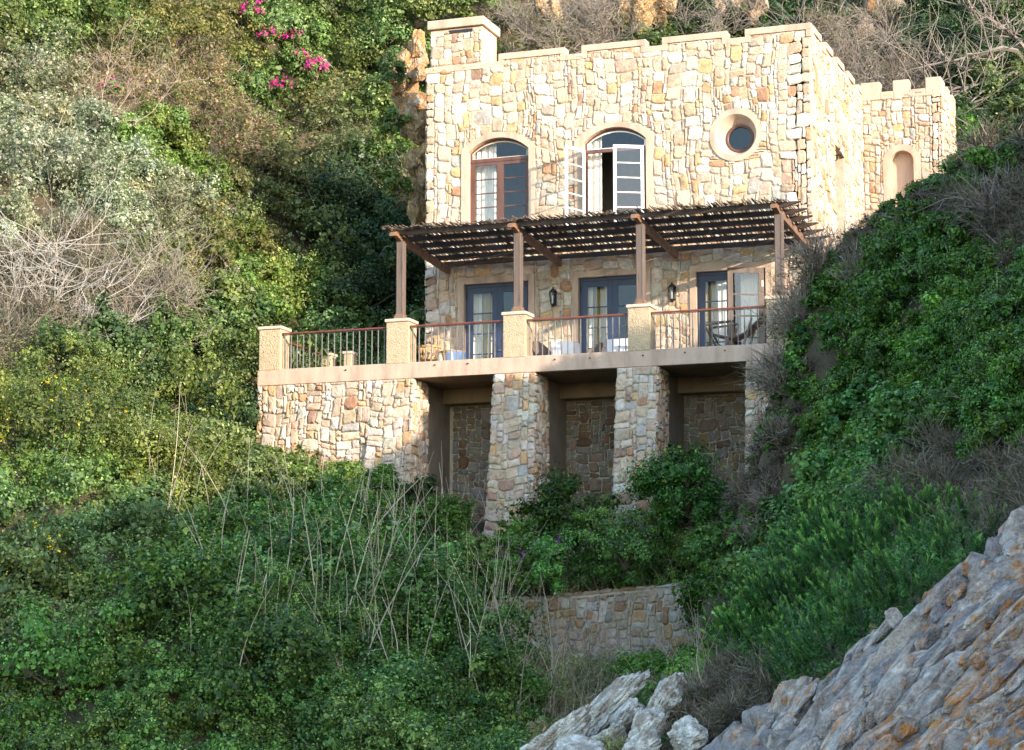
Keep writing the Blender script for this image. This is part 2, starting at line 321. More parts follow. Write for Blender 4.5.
# ------------------------------------------------------------------ rubble stonework: every stone is a raised, chipped block over the mortar
PAL = [((.55, .45, .345), 6), ((.52, .395, .285), 4.5), ((.60, .53, .45), 6), ((.53, .36, .20), 1.8), ((.43, .25, .15), 1.0), ((.50, .39, .30), 2), ((.34, .22, .16), .5), ((.46, .43, .39), 1.4), ((.56, .41, .31), 1.6)]
PW = np.array([w for _, w in PAL]); PW = PW/PW.sum()
def stones(mb, rng, u0, u1, v0, v1, fmap, inside, cu=.085, cv=.075, relief=.035, big=1.0, dark=1.0):
    nu = max(1, int(round((u1-u0)/cu))); nv = max(1, int(round((v1-v0)/cv))); cu = (u1-u0)/nu; cv = (v1-v0)/nv
    free = np.zeros((nv, nu), bool)
    for j in range(nv):
        for i in range(nu):
            free[j, i] = inside(u0+(i+.5)*cu, v0+(j+.5)*cv)
    for j in range(nv):
        for i in range(nu):
            if not free[j, i]: continue
            w = rng.choice([2, 3, 4, 5, 6], p=[.2, .3, .27, .16, .07]); h = rng.choice([2, 3, 4, 5], p=[.25, .38, .25, .12])
            w = max(1, int(round(w*big))); h = max(1, int(round(h*big)))
            if rng.random() < .06: w, h = max(2, w//2), h+1
            ww = 0
            while ww < w and i+ww < nu and free[j, i+ww]: ww += 1
            hh = 0
            while hh < h and j+hh < nv and free[j+hh, i:i+ww].all(): hh += 1
            free[j:j+hh, i:i+ww] = False
            a0, a1, b0, b1 = u0+i*cu, u0+(i+ww)*cu, v0+j*cv, v0+(j+hh)*cv
            g = .010
            a0 += g; a1 -= g; b0 += g; b1 -= g
            if a1-a0 < .03 or b1-b0 < .03: continue
            W, H = a1-a0, b1-b0
            ch = min(W, H)*.30
            c = lambda: ch*rng.uniform(.15, 1.0)
            P = []
            for (x, y, sx, sy, o) in ((a0, b0, 1, 1, 0), (a1, b0, -1, 1, 1), (a1, b1, -1, -1, 0), (a0, b1, 1, -1, 1)):
                p1 = (x, y+sy*c()); p2 = (x+sx*c(), y)
                P += [p1, p2] if o == 0 else [p2, p1]
            Q = []
            for k in range(8):      # break the long edges once
                Q.append(P[k])
                if k % 2 == 1:
                    p, q_ = P[k], P[(k+1) % 8]; t = rng.uniform(.3, .7); Q.append((p[0]+(q_[0]-p[0])*t, p[1]+(q_[1]-p[1])*t))
            cx, cy = (a0+a1)/2, (b0+b1)/2
            jit = min(.022, .12*min(W, H))
            Q = [(x+rng.uniform(-jit, jit), y+rng.uniform(-jit, jit)) for x, y in Q]
            wx = lambda x, y: (.10*(math.sin(x*2.1+y*1.3)+math.sin(y*3.3-x*.7))*.35, .10*(math.sin(x*1.7-y*.9+2)+math.sin(x*3.9+y*.5))*.45)
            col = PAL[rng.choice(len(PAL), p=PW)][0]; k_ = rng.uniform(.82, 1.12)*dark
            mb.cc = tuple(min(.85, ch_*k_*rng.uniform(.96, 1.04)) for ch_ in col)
            hgt = relief*rng.uniform(.45, 1.35); tu, tv = rng.uniform(-.10, .10), rng.uniform(-.13, .07)
            ins = min(.03, .17*min(W, H))
            def M(x, y, h):
                dx, dy = wx(x, y); X = min(max(x+dx*edge(x, u0, u1), u0-.005), u1+.005); Y = min(max(y+dy*edge(y, v0, v1), v0), v1)
                return fmap(X, Y, h)
            edge = lambda x, lo, hi: min(1, max(0, min(x-lo, hi-x)/.9))
            r0 = mb.verts([M(x, y, -.01) for x, y in Q])
            r1 = mb.verts([M(x, y, hgt*.62) for x, y in Q])
            T = []
            for x, y in Q:
                l = math.hypot(x-cx, y-cy)+1e-6; s = max(.3, 1-ins/l*1.3)
                xx, yy = cx+(x-cx)*s, cy+(y-cy)*s
                T.append(M(xx, yy, max(hgt*.55, hgt+(xx-cx)*tu+(yy-cy)*tv)))
            r2 = mb.verts(T)
            cc_ = mb.verts([M(cx+rng.uniform(-.1, .1)*W, cy+rng.uniform(-.1, .1)*H, hgt*rng.uniform(1.0, 1.35))])
            n = len(Q)
            for k in range(n):
                k2 = (k+1) % n
                mb.face((r0+k, r0+k2, r1+k2, r1+k)); mb.face((r1+k, r1+k2, r2+k2, r2+k)); mb.face((r2+k, r2+k2, cc_))
def holed(mb, outer, holes, fmap, depth, h0=0):
    """flat panel with holes, reveals going inwards by depth"""
    mb.cc = (1, 1, 1)
    loops = [[Vector((x, y, 0)) for x, y in l] for l in [outer]+holes]
    flat = [p for l in loops for p in l]
    i = mb.verts([fmap(p.x, p.y, h0) for p in flat])
    for t in tessellate_polygon(loops): mb.face([i+k for k in t])
    for l in loops:
        n = len(l); j = mb.verts([fmap(p.x, p.y, h0) for p in l]+[fmap(p.x, p.y, h0-depth) for p in l])
        for k in range(n): mb.face((j+k, j+(k+1) % n, j+n+(k+1) % n, j+n+k))
def rect(u0, u1, v0, v1): return [(u0, v0), (u1, v0), (u1, v1), (u0, v1)]
def arch(u0, u1, v0, vs, rise, n=14):
    w = (u1-u0)/2; r = (w*w+rise*rise)/(2*rise); cx = (u0+u1)/2; cy = vs+rise-r; a = math.asin(w/r)
    return [(u0, v0), (u1, v0)]+[(cx+r*math.sin(a-2*a*k/n), cy+r*math.cos(a-2*a*k/n)) for k in range(n+1)]
def circ(cu, cv, r, n=48): return [(cu+r*math.cos(2*math.pi*k/n), cv+r*math.sin(2*math.pi*k/n)) for k in range(n)]
def ringpiece(mb, outer, inner, fmap, h0, h1, deep):
    """trim between two outlines with the same point count, proud from h0 to h1 and lining the opening down to -deep"""
    n = len(outer)
    a = mb.verts([fmap(x, y, h0) for x, y in outer]); b = mb.verts([fmap(x, y, h1) for x, y in outer])
    c = mb.verts([fmap(x, y, h1) for x, y in inner]); d = mb.verts([fmap(x, y, -deep) for x, y in inner])
    for k in range(n):
        q = (k+1) % n
        mb.face((a+k, a+q, b+q, b+k)); mb.face((b+k, b+q, c+q, c+k)); mb.face((c+k, c+q, d+q, d+k))
def inpoly(p, u, v):
    r = False; n = len(p)
    for i in range(n):
        x1, y1 = p[i]; x2, y2 = p[(i+1) % n]
        if (y1 > v) != (y2 > v) and u < (x2-x1)*(v-y1)/(y2-y1)+x1: r = not r
    return r
RNG = np.random.default_rng(5)
YB, YF = 57.0, 60.96
XL, XR = -24.45, -12.9
ZT, ZF, ZS = 18.56, 9.0, 8.70
house = thing('stone_house', (-18.7, YF, 4.2), 'two storey rubble stone house with stepped parapet built into the green cliff', 'house')
# openings of the front wall (outer outline of their plaster trim, inner outline of the opening)
OP = {
 'w1': (arch(-23.33, -21.06, 13.2, 15.98, .46), arch(-23.11, -21.24, 13.2, 15.88, .39)),
 'w2': (arch(-19.84, -17.5, 13.2, 15.98, .46), arch(-19.57, -17.7, 13.2, 15.88, .40)),
 'd1': (rect(-23.42, -21.07, ZF, 12.16), rect(-23.24, -21.25, ZF, 11.97)),
 'd2': (rect(-19.93, -17.6, ZF, 12.13), rect(-19.75, -17.78, ZF, 11.95)),
 'd3': (rect(-16.45, -14.1, ZF, 12.07), rect(-16.27, -14.28, ZF, 11.9)),
 'po': (circ(-15.07, 15.75, .76), circ(-15.07, 15.75, .60))}
ff = lambda u, v, h: (u, YF-h, v)
mb = MB(); mb.mm = 1
holed(mb, rect(XL, XR, 3.5, ZT), [o for o, i in OP.values()], ff, .32)
mb.mm = 0
outs = [o for o, i in OP.values()]
stones(mb, RNG, XL, XR, ZF-.2, ZT, ff, lambda u, v: not any(inpoly(o, u, v) for o in outs), relief=.04, big=1.28)
mb.build('wall', ['stone', 'mortar'], house)
# plaster trims round the openings
for k, (o, i) in OP.items():
    m = MB()
    if k == 'po':
        ins = circ(-15.02, 15.70, .385)
        n = len(o); a = m.verts([ff(x, y, -.01) for x, y in o]); b = m.verts([ff(x, y, .055) for x, y in o]); c = m.verts([ff(x, y, .055) for x, y in i]); d = m.verts([ff(x, y, -.30) for x, y in ins])
        for q in range(n):
            r_ = (q+1) % n
            m.face((a+q, a+r_, b+r_, b+q)); m.face((b+q, b+r_, c+r_, c+q)); m.face((c+q, c+r_, d+r_, d+q))
    else: ringpiece(m, o, i, ff, -.01, .055, .34)
    m.build('window_surround' if k[0] in 'wp' else 'door_surround', 'plaster', house)
# right side wall
rs = lambda u, v, h: (XR+h, u, v)
slot_o = arch(64.0, 65.5, 13.0, 15.98, .02, 4); slot = rect(64.05, 65.45, 13.0, 16.05)
m = MB(); m.mm = 1; holed(m, rect(YF, 68.35, 4.5, ZT), [slot], rs, .6); m.mm = 0
stones(m, RNG, YF, 68.35, 9.5, ZT, rs, lambda u, v: not inpoly(slot, u, v), relief=.04, big=1.25)
m.build('wall', ['stone', 'mortar'], house)
m = MB(); m.box(XR-.62, XR-.57, 63.9, 65.6, 12.9, 16.15); m.build('shutter_panel', 'plaster_dim', house)
m = MB(); m.box(XR-.05, XR+.02, YF-.02, YF+.05, 5, ZT-.18); m.build('wall_corner', 'mortar', house)
ls = lambda u, v, h: (XL-h, u, v)
m = MB(); m.mm = 1; holed(m, rect(YF, 68.35, 4.5, ZT), [], ls, .2); m.mm = 0
stones(m, RNG, YF, 65.5, 9.0, ZT, ls, lambda u, v: True, relief=.045)
m.build('wall', ['stone', 'mortar'], house)
m = MB(); m.box(XL, -10.45, 68.36, 68.6, 4, ZT) if False else m.box(XL, XR, 68.36, 68.6, 4, ZT); m.build('wall', 'mortar', house)
m = MB(); m.box(XL+.02, XR-.02, YF+.33, 68.3, 18.1, 18.3); m.build('roof', 'plaster_dim', house)
# parapet: capping band with raised merlons
def parapet(runs, lo, hi, y0, y1, name='parapet', axis='x', fixed=None):
    m = MB()
    for a, b, top in runs:
        if axis == 'x': m.box(a, b, y0, y1, lo, top)
        else: m.box(y0, y1, a, b, lo, top)
    return m.build(name, 'plaster', house, bevel=.02)
mb = MB(); mb.mm = 1
def crenel(m, a, b, base, top, cap=.17, y0=YF-.035, y1=YF+.34): m.box(a, b, y0, y1, base, top)
par = MB()
LOW, HIGH = 18.56, 18.79
segs = [(XL-.04, -22.62, 0), (-22.62, -22.18, 0), (-22.18, -20.12, 1), (-20.12, -19.62, 0), (-19.62, -17.68, 1), (-17.68, -17.2, 0), (-17.2, -15.28, 1), (-15.28, -14.77, 0), (-14.77, XR+.04, 1)]
for a, b, hi_ in segs:
    par.box(a, b, YF-.05, YF+.34, LOW-.17 if not hi_ else LOW+.04, LOW+.002 if not hi_ else HIGH)
    if hi_:
        par.box(a, a+.16, YF-.052, YF+.342, LOW-.17, LOW+.042); par.box(b-.16, b, YF-.052, YF+.342, LOW-.17, LOW+.042)
ys = YF+.342; k = 0
while ys < 68.3:
    L_ = .62 if k % 2 else 1.0; e = min(ys+L_, 68.34); hi_ = (k % 2 == 0)
    par.box(XR-.34, XR+.05, ys, e, LOW-.17 if not hi_ else LOW+.03, LOW+.002 if not hi_ else HIGH)
    ys = e; k += 1
par.box(XL-.05, XL+.3, YF+.345, 68.3, LOW-.17, LOW+.1)
par.build('parapet', 'plaster', house, bevel=.015)
# stones in the strip between wall head and raised copings
for a, b, hi_ in segs:
    if not hi_: continue
    m = MB(); m.mm = 1; m.box(a+.17, b-.17, YF, YF+.3, LOW-.1, LOW+.035); m.mm = 0
    stones(m, RNG, a+.17, b-.17, LOW-.17, LOW+.03, ff, lambda u, v: True, relief=.035)
    m.build('parapet_stonework', ['stone', 'mortar'], house)
# chimney
m = MB(); m.mm = 1; m.box(-24.33, -22.71, YF+.003, 62.22, 18.5, 19.7); m.mm = 0
stones(m, RNG, -24.33, -22.71, 18.6, 19.62, ff, lambda u, v: not (-23.75 < u < -23.0 and v > 19.55), relief=.04)
chim = m.build('chimney', ['stone', 'plaster'], house)
m = MB(); m.box(-24.42, -22.62, YF-.1, 62.32, 19.72, 19.99); m.build('chimney_cap', 'plaster', chim, bevel=.03)
m = MB(); m.box(-23.75, -23.0, YF-.02, YF+.002, 19.56, 19.66); m.build('smoke_slot', 'black_iron', chim)
# tower at the back right
YT, XT = 68.35, -10.47
tf = lambda u, v, h: (u, YT-h, v); ts = lambda u, v, h: (XT+h, u, v)
no_ = arch(-12.26, -11.1, 13.2, 16.5, .42); ni = arch(-12.03, -11.32, 13.2, 16.4, .32)
m = MB(); m.mm = 1; holed(m, rect(XR+.0, XT, 8, 18.55), [no_], tf, .3); holed(m, rect(YT, 71.2, 8, 18.55), [], ts, .3); m.mm = 0
stones(m, RNG, XR+.04, XT, 12.0, 18.55, tf, lambda u, v: not inpoly(no_, u, v), relief=.05)
stones(m, RNG, YT, 71.2, 12.0, 18.55, ts, lambda u, v: True, relief=.05)
m.build('tower', ['stone', 'mortar'], house)
m = MB(); ringpiece(m, no_, ni, tf, -.01, .06, .3); m.build('niche_surround', 'plaster', house)
m = MB(); m.box(-12.3, -11.05, YT+.26, YT+.3, 13, 17.0); m.build('niche_panel', 'plaster', house)
m = MB()
for a, b, hi_ in [(-12.9, -12.3, 1), (-12.3, -11.9, 0), (-11.9, -11.4, 1), (-11.4, -10.9, 0), (-10.9, -10.42, 1)]:
    m.box(a, b, YT-.06, YT+.3, 18.38, 18.62 if not hi_ else 18.95)
for a, b, hi_ in [(YT+.302, YT+.75, 1), (YT+.75, YT+1.2, 0), (YT+1.2, YT+1.7, 1), (YT+1.7, YT+2.2, 0), (YT+2.2, 71.2, 1)]:
    m.box(XT-.3, XT+.05, a, b, 18.38, 18.62 if not hi_ else 18.95)
m.build('parapet', 'plaster', house, bevel=.02)
m = MB(); m.box(XR+.1, XT-.1, 68.7, 71.1, 18.2, 18.3); m.build('roof', 'plaster_dim', house)
# rooms behind the openings
m = MB()
for z0, z1 in ((ZF-.02, 12.6), (12.75, 18.05)):
    x0, x1, y0, y1 = XL+.3, XR-.65, YF+.34, 65.2
    for q in ([(x0, y0, z0), (x1, y0, z0), (x1, y1, z0), (x0, y1, z0)], [(x0, y0, z1), (x0, y1, z1), (x1, y1, z1), (x1, y0, z1)], [(x0, y1, z0), (x1, y1, z0), (x1, y1, z1), (x0, y1, z1)],
              [(x0, y0, z0), (x0, y1, z0), (x0, y1, z1), (x0, y0, z1)], [(x1, y0, z0), (x1, y0, z1), (x1, y1, z1), (x1, y1, z0)]): m.poly(q)
for xx in (-20.4, -17.0):
    m.box(xx-.05, xx+.05, YF+.35, 65.1, ZF, 12.5); m.box(xx-.05, xx+.05, YF+.35, 65.1, 12.8, 18.0)
m.build('room_wall', 'interior', house)
m = MB(); m.box(-19.0, -18.1, 65.05, 65.15, 12.8, 15.2); m.box(-18.9, -18.2, 65.0, 65.05, 14.1, 15.0); m.box(-18.9, -18.2, 65.0, 65.05, 12.95, 13.9); m.build('inner_door', 'interior_wood', house)

# casements
def pane(parent, pts):
    m = MB(); m.poly(pts); return m.build('pane', 'glass', parent)
def leaf_frame(parent, org, du, w, z0, z1, rows, mat, name='casement', st=.085, th=.05, top=.085, botr=.12, barmat=None):
    """a glazed leaf from origin along du (unit), w wide"""
    org = Vector((org[0], org[1], 0)); du = Vector((du[0], du[1], 0)).normalized(); nn = Vector((du.y, -du.x, 0))
    m = MB()
    def bx(a, b, c, d, t=th):
        P = []
        for z in (c, d):
            for (s, q_) in ((a, 0), (b, 0), (b, 1), (a, 1)):
                p = org+du*s+nn*(t/2 if q_ == 0 else -t/2); P.append((p.x, p.y, z))
        m.hexa(P)
    bx(0, st, z0, z1); bx(w-st, w, z0, z1); bx(st+.001, w-st-.001, z1-top, z1, th-.004); bx(st+.001, w-st-.001, z0, z0+botr, th-.004)
    H = (z1-top-z0-botr)
    for r in range(1, rows):
        zz = z0+botr+H*r/rows; bx(st+.001, w-st-.001, zz-.016, zz+.016, th-.012)
    o = m.build(name, mat, parent)
    a = org+du*st; b = org+du*(w-st)
    pane(o, [(a.x, a.y, z0+botr), (b.x, b.y, z0+botr), (b.x, b.y, z1-top), (a.x, a.y, z1-top)])
    return o
def arch_window(key, leaves):
    o_, i_ = OP[key]; u0 = i_[0][0]; u1 = i_[1][0]
    yw = YF+.16
    fr = MB()
    inner = arch(u0+.06, u1-.06, 13.26, 15.88, .33)
    fm = lambda u, v, h: (u, yw-h, v)
    n = len(i_); A = i_; B = inner
    a = fr.verts([fm(x, y, .03) for x, y in A]); b = fr.verts([fm(x, y, .03) for x, y in B]); c = fr.verts([fm(x, y, -.04) for x, y in B])
    for k in range(n):
        q_ = (k+1) % n; fr.face((a+k, a+q_, b+q_, b+k)); fr.face((b+k, b+q_, c+q_, c+k))
    zt = 15.60
    fr.box(u0+.03, u1-.03, yw-.05, yw+.03, zt, zt+.1)
    w = fr.build('window', 'wood_window', house)
    # light above the transom, edged in white
    f2 = MB(); oo = arch(u0+.062, u1-.062, zt+.1, 15.88, .325); ii = arch(u0+.10, u1-.10, zt+.125, 15.88, .285)
    a = f2.verts([fm(x, y, .022) for x, y in oo]); b = f2.verts([fm(x, y, .022) for x, y in ii])
    for k in range(n): q_ = (k+1) % n; f2.face((a+k, a+q_, b+q_, b+k))
    f2.build('fanlight_frame', 'paint_white' if key == 'w2' else 'cap_stone', w)
    m = MB(); m.poly([fm(x, y, 0) for x, y in oo]); m.build('pane', 'glass', w)
    return w, u0, u1, yw, zt
def place_leaf(win, org, du, w, z0, z1, rows, mat, **kw): return leaf_frame(win, org, du, w, z0, z1, rows, mat, **kw)
# casements hang from the window: window > casement, with its pane beside it at the same level
def hang(win, org, du, w, z0, z1, rows, mat, **kw):
    o = leaf_frame(win, org, du, w, z0, z1, rows, mat, **kw)
    for c in list(o.children):
        c.parent = win; c.location = -parent_world(win)
    return o
w1, a0, a1, yw, zt = arch_window('w1', 2)
mid = (a0+a1)/2
hang(w1, (a0+.06, yw-.01), (1, 0), mid-a0-.06, 13.3, zt-.002, 5, 'wood_window', top=.10, st=.10)
hang(w1, (mid, yw-.01), (1, 0), a1-.06-mid, 13.3, zt-.002, 5, 'wood_window', top=.10, st=.10)
w2, a0, a1, yw, zt = arch_window('w2', 2)
lw = (a1-a0-.12)/2
def rotd(sx, ang): return (sx*math.cos(R(ang)), -math.sin(R(ang)))
hang(w2, (a0+.05, YF-.08), rotd(1, 111), .88, 13.3, 15.66, 5, 'paint_white', st=.09, th=.045, top=.09)['label'] = 'white casement swung fully open to the left'
hang(w2, (a1-.06, YF-.06), rotd(-1, 26), .88, 13.3, 15.66, 5, 'paint_white', st=.09, th=.045, top=.09)['label'] = 'white casement standing half open on the right'
# round window
m = MB(); n = 48; oo = circ(-15.02, 15.70, .40); ii = circ(-15.02, 15.70, .325); fm = lambda u, v, h: (u, YF+.27-h, v)
a = m.verts([fm(x, y, .04) for x, y in oo]); b = m.verts([fm(x, y, .06) for x, y in ii]); c = m.verts([fm(x, y, -.02) for x, y in ii])
for k in range(n): q_ = (k+1) % n; m.face((a+k, a+q_, b+q_, b+k)); m.face((b+k, b+q_, c+q_, c+k))
pw = m.build('window', 'wood_window', house, smooth=True, label='round porthole window deep in its plaster ring')
m = MB(); m.poly([fm(x, y, 0) for x, y in ii]); m.build('pane', 'glass', pw)
# french doors under the pergola
for key, mt in (('d1', 'paint_blue'), ('d2', 'paint_blue'), ('d3', 'wood_window')):
    i_ = OP[key][1]; u0, u1 = i_[0][0], i_[1][0]; zt = i_[2][1]; yw = YF+.14
    m = MB(); m.box(u0, u0+.07, yw-.04, yw+.05, ZF, zt); m.box(u1-.07, u1, yw-.04, yw+.05, ZF, zt); m.box(u0+.071, u1-.071, yw-.04, yw+.05, zt-.1, zt)
    d = m.build('french_door', 'paint_blue', house, bevel=.008)
    mid = (u0+u1)/2
    if key != 'd3':
        for s0, s1 in ((u0+.075, mid-.002), (mid+.002, u1-.075)): hang(d, (s0, yw-.02), (1, 0), s1-s0, ZF+.02, zt-.105, 4, mt, name='door_leaf', st=.16, top=.16, botr=.3)
        m = MB(); m.box(mid-.1, mid-.06, yw-.09, yw-.045, 9.85, 10.1); m.box(mid+.05, mid+.16, yw-.1, yw-.08, 9.98, 10.01); m.build('handle', 'rail_metal', d)
        for hx in (u0+.02, u1-.06): m = MB(); m.box(hx, hx+.04, yw-.06, yw-.041, 11.55, 11.72); m.build('hinge', 'black_iron', d)
    else:
        hang(d, (u0+.075, yw-.02), (1, 0), mid-u0-.08, ZF+.02, zt-.105, 4, 'paint_blue', name='door_leaf', st=.15, top=.16, botr=.3)
        hang(d, (u1-.04, YF-.08), rotd(-1, 24), mid-u0+.02, ZF+.02, zt-.02, 4, 'wood_grey', name='door_leaf', st=.15, top=.15, botr=.3)['label'] = 'weathered brown door leaf standing ajar'
        m = MB(); m.box(u1-.09, u1-.045, YF-.14, YF-.1, 11.35, 11.52); m.build('hinge', 'paint_white', d)
# terrace slab and fascia
m = MB()
m.box(-27.92, -12.35, YB, YB+.18, ZS, 9.14)
m.box(-27.92, -12.35, YB+.181, YF+.3, ZS+.002, ZF); m.box(-27.9, -24.5, YF+.301, 63.5, ZS, ZF)
m.box(-27.922, -27.75, YB+.182, 60, ZS+.1, 9.14)
slab = m.build('terrace_slab', 'plaster', house, bevel=.012)
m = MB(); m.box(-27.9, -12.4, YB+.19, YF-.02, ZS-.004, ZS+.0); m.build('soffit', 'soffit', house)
for px, py in [(346, 370), (435, 365), (468, 363.5), (555, 359.5), (590, 358), (685, 352.5), (725, 350.5), (643, 355.5)]:
    p = at_y(px, py, YB); m = MB(); m.tube([(p[0], YB-.03, p[2]), (p[0], YB+.02, p[2])], .022, 8); m.build('weep_hole', 'black_iron', slab)  # black plug stands in for the dark inside of a drain hole
# piers of the balustrade
PIERS = [(-27.9, -27.2), (-24.04, -23.34), (-20.63, -19.95), (-17.12, -16.47), (-13.37, -12.7)]
for a, b in PIERS:
    m = MB(); m.box(a+.02, b-.02, YB-.012, YB+.6, 9.12, 10.28); p = m.build('pier', 'roughcast', house, bevel=.02)
    m = MB(); m.box(a-.02, b+.02, YB-.05, YB+.64, 10.28, 10.37); m.build('pier_cap', 'cap_stone', p, bevel=.02)
for a, b, y in [(-27.62, -27.3, 60.6), (-26.85, -26.6, 60.5)]:
    m = MB(); m.box(a, b, y, y+.4, 9.0, 10.05); p = m.build('pier', 'roughcast', house, bevel=.02)
    m = MB(); m.box(a-.03, b+.03, y-.03, y+.43, 10.05, 10.13); m.build('pier_cap', 'cap_stone', p, bevel=.015)
# railings
def railing(p0, p1, z0, z1, n, label=None):
    p0 = Vector(p0); p1 = Vector(p1); d = p1-p0
    m = MB(); m.beam((p0.x, p0.y, z1), (p1.x, p1.y, z1), .07, .05); r = m.build('railing', 'rail_red', house, bevel=.012)
    if label: r['label'] = label
    m = MB(); m.beam((p0.x, p0.y, z1-.045), (p1.x, p1.y, z1-.045), .03, .015); m.build('rail_bar', 'black_iron', r)
    for k in range(n):
        q_ = p0+d*((k+.5)/n); m = MB()
        m.tube([(q_.x, q_.y, z0-.02), (q_.x, q_.y, z1-.05)], .017, 6)
        m.lathe((q_.x, q_.y, (z0+z1)/2), [(.017, -.04), (.026, 0), (.017, .04)], 6)
        m.build('baluster', 'rail_metal', r)
YRL = YB+.10
for k, n in enumerate([17, 15, 16, 18]): railing((PIERS[k][1]-.02, YRL, 0), (PIERS[k+1][0]+.02, YRL, 0), 9.14, 10.15-.02*(k > 1), n)
railing((-27.45, YB+.6, 0), (-27.45, 60.6, 0), 9.0, 10.05, 14)
# supporting walls and battered piers below the terrace
def batter(top, k, y0): return lambda v: y0-k*max(0, top-v)
lw_ = MB(); lw_.mm = 1
lf = lambda u, v, h: (u, YB+.05-.03*max(0, 8.7-v)-h, v)
holed(lw_, rect(-27.93, -24.2, 4.0, ZS), [], lf, .4); lw_.mm = 0
stones(lw_, RNG, -27.93, -24.2, 4.6, ZS, lf, lambda u, v: True, relief=.06, big=1.15)
ll = lambda u, v, h: (-27.9-h, u, v)
lw_.mm = 1; holed(lw_, rect(YB+.1, 62, 5.5, ZS), [], ll, .3); lw_.mm = 0; stones(lw_, RNG, YB+.1, 60, 6.5, ZS, ll, lambda u, v: True, relief=.05)
lw_.build('retaining_wall', ['stone', 'mortar'], house)
def pillar(a, b, zb, big=1.0, kl=.035, kr=.0):
    bf = lambda v: YB+.03-.07*max(0, ZS-v)
    la = lambda v: a-kl*max(0, ZS-v); rb = lambda v: b+kr*max(0, ZS-v)
    fr = lambda u, v, h: (la(v)+(rb(v)-la(v))*(u-a)/(b-a), bf(v)-h, v)
    rt_ = lambda u, v, h: (rb(v)+h, bf(v)+u*(1.05+.07*max(0, ZS-v))/1.05, v)
    lt = lambda u, v, h: (la(v)-h, bf(v)+u*(1.05+.07*max(0, ZS-v))/1.05, v)
    m = MB(); m.mm = 1
    for fm_, u0, u1 in ((fr, a, b), (rt_, 0, 1.05), (lt, 0, 1.05)):
        q0 = m.verts([fm_(u0, zb, -.0), fm_(u1, zb, 0), fm_(u1, ZS, 0), fm_(u0, ZS, 0)]); m.face((q0, q0+1, q0+2, q0+3))
    m.mm = 0
    for fm_, u0, u1 in ((fr, a-.02, b+.02), (rt_, -.02, 1.05), (lt, -.02, 1.05)): stones(m, RNG, u0, u1, zb, ZS-.01, fm_, lambda u, v: True, relief=.05, big=big)
    p = m.build('pillar', ['stone', 'mortar'], house)
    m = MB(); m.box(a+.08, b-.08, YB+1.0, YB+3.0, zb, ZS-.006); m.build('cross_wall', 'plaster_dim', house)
pillar(-24.35, -23.22, 4.6, kl=.10); pillar(-20.85, -19.72, 3.4, kr=.01); pillar(-17.39, -16.33, 3.6, kl=.02); pillar(-13.9, -12.6, 3.6, kl=.0)
bk = lambda u, v, h: (u, YB+3.0-h, v)
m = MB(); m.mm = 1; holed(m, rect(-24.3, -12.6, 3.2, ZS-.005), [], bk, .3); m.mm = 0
stones(m, RNG, -23.2, -13.8, 3.4, 8.25, bk, lambda u, v: True, relief=.05, dark=.48)  # stones coloured darker here to paint in the shade under the terrace
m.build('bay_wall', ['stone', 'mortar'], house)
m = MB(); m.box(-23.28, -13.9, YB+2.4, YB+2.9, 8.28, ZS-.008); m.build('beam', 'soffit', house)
# lower garden wall
p0 = at_y(500, 601, 53.5); p1 = at_y(712, 581.5, 53.5)
gw = MB(); gl = lambda u, v, h: (u, 53.5-.08*(p1[2]-v)-h, v+(u-p1[0])*(p1[2]-p0[2])/(p1[0]-p0[0]))
gw.mm = 1; holed(gw, rect(p0[0]-.6, p1[0]+.8, -.2, p1[2]), [], gl, .45); gw.mm = 0
stones(gw, RNG, p0[0]-.6, p1[0]+.8, .0, p1[2]-.08, gl, lambda u, v: True, relief=.05, dark=.8)
cp = lambda u, v, h: (u, 53.5+.4-v, p1[2]+(u-p1[0])*(p1[2]-p0[2])/(p1[0]-p0[0])+h-.02)
stones(gw, RNG, p0[0]-.6, p1[0]+.8, 0, .46, cp, lambda u, v: True, relief=.06, dark=.8, big=1.2)
g = gw.build('garden_wall', ['stone', 'mortar'], label='low brownish rubble garden wall holding up the planted bed below the pillars', category='wall')

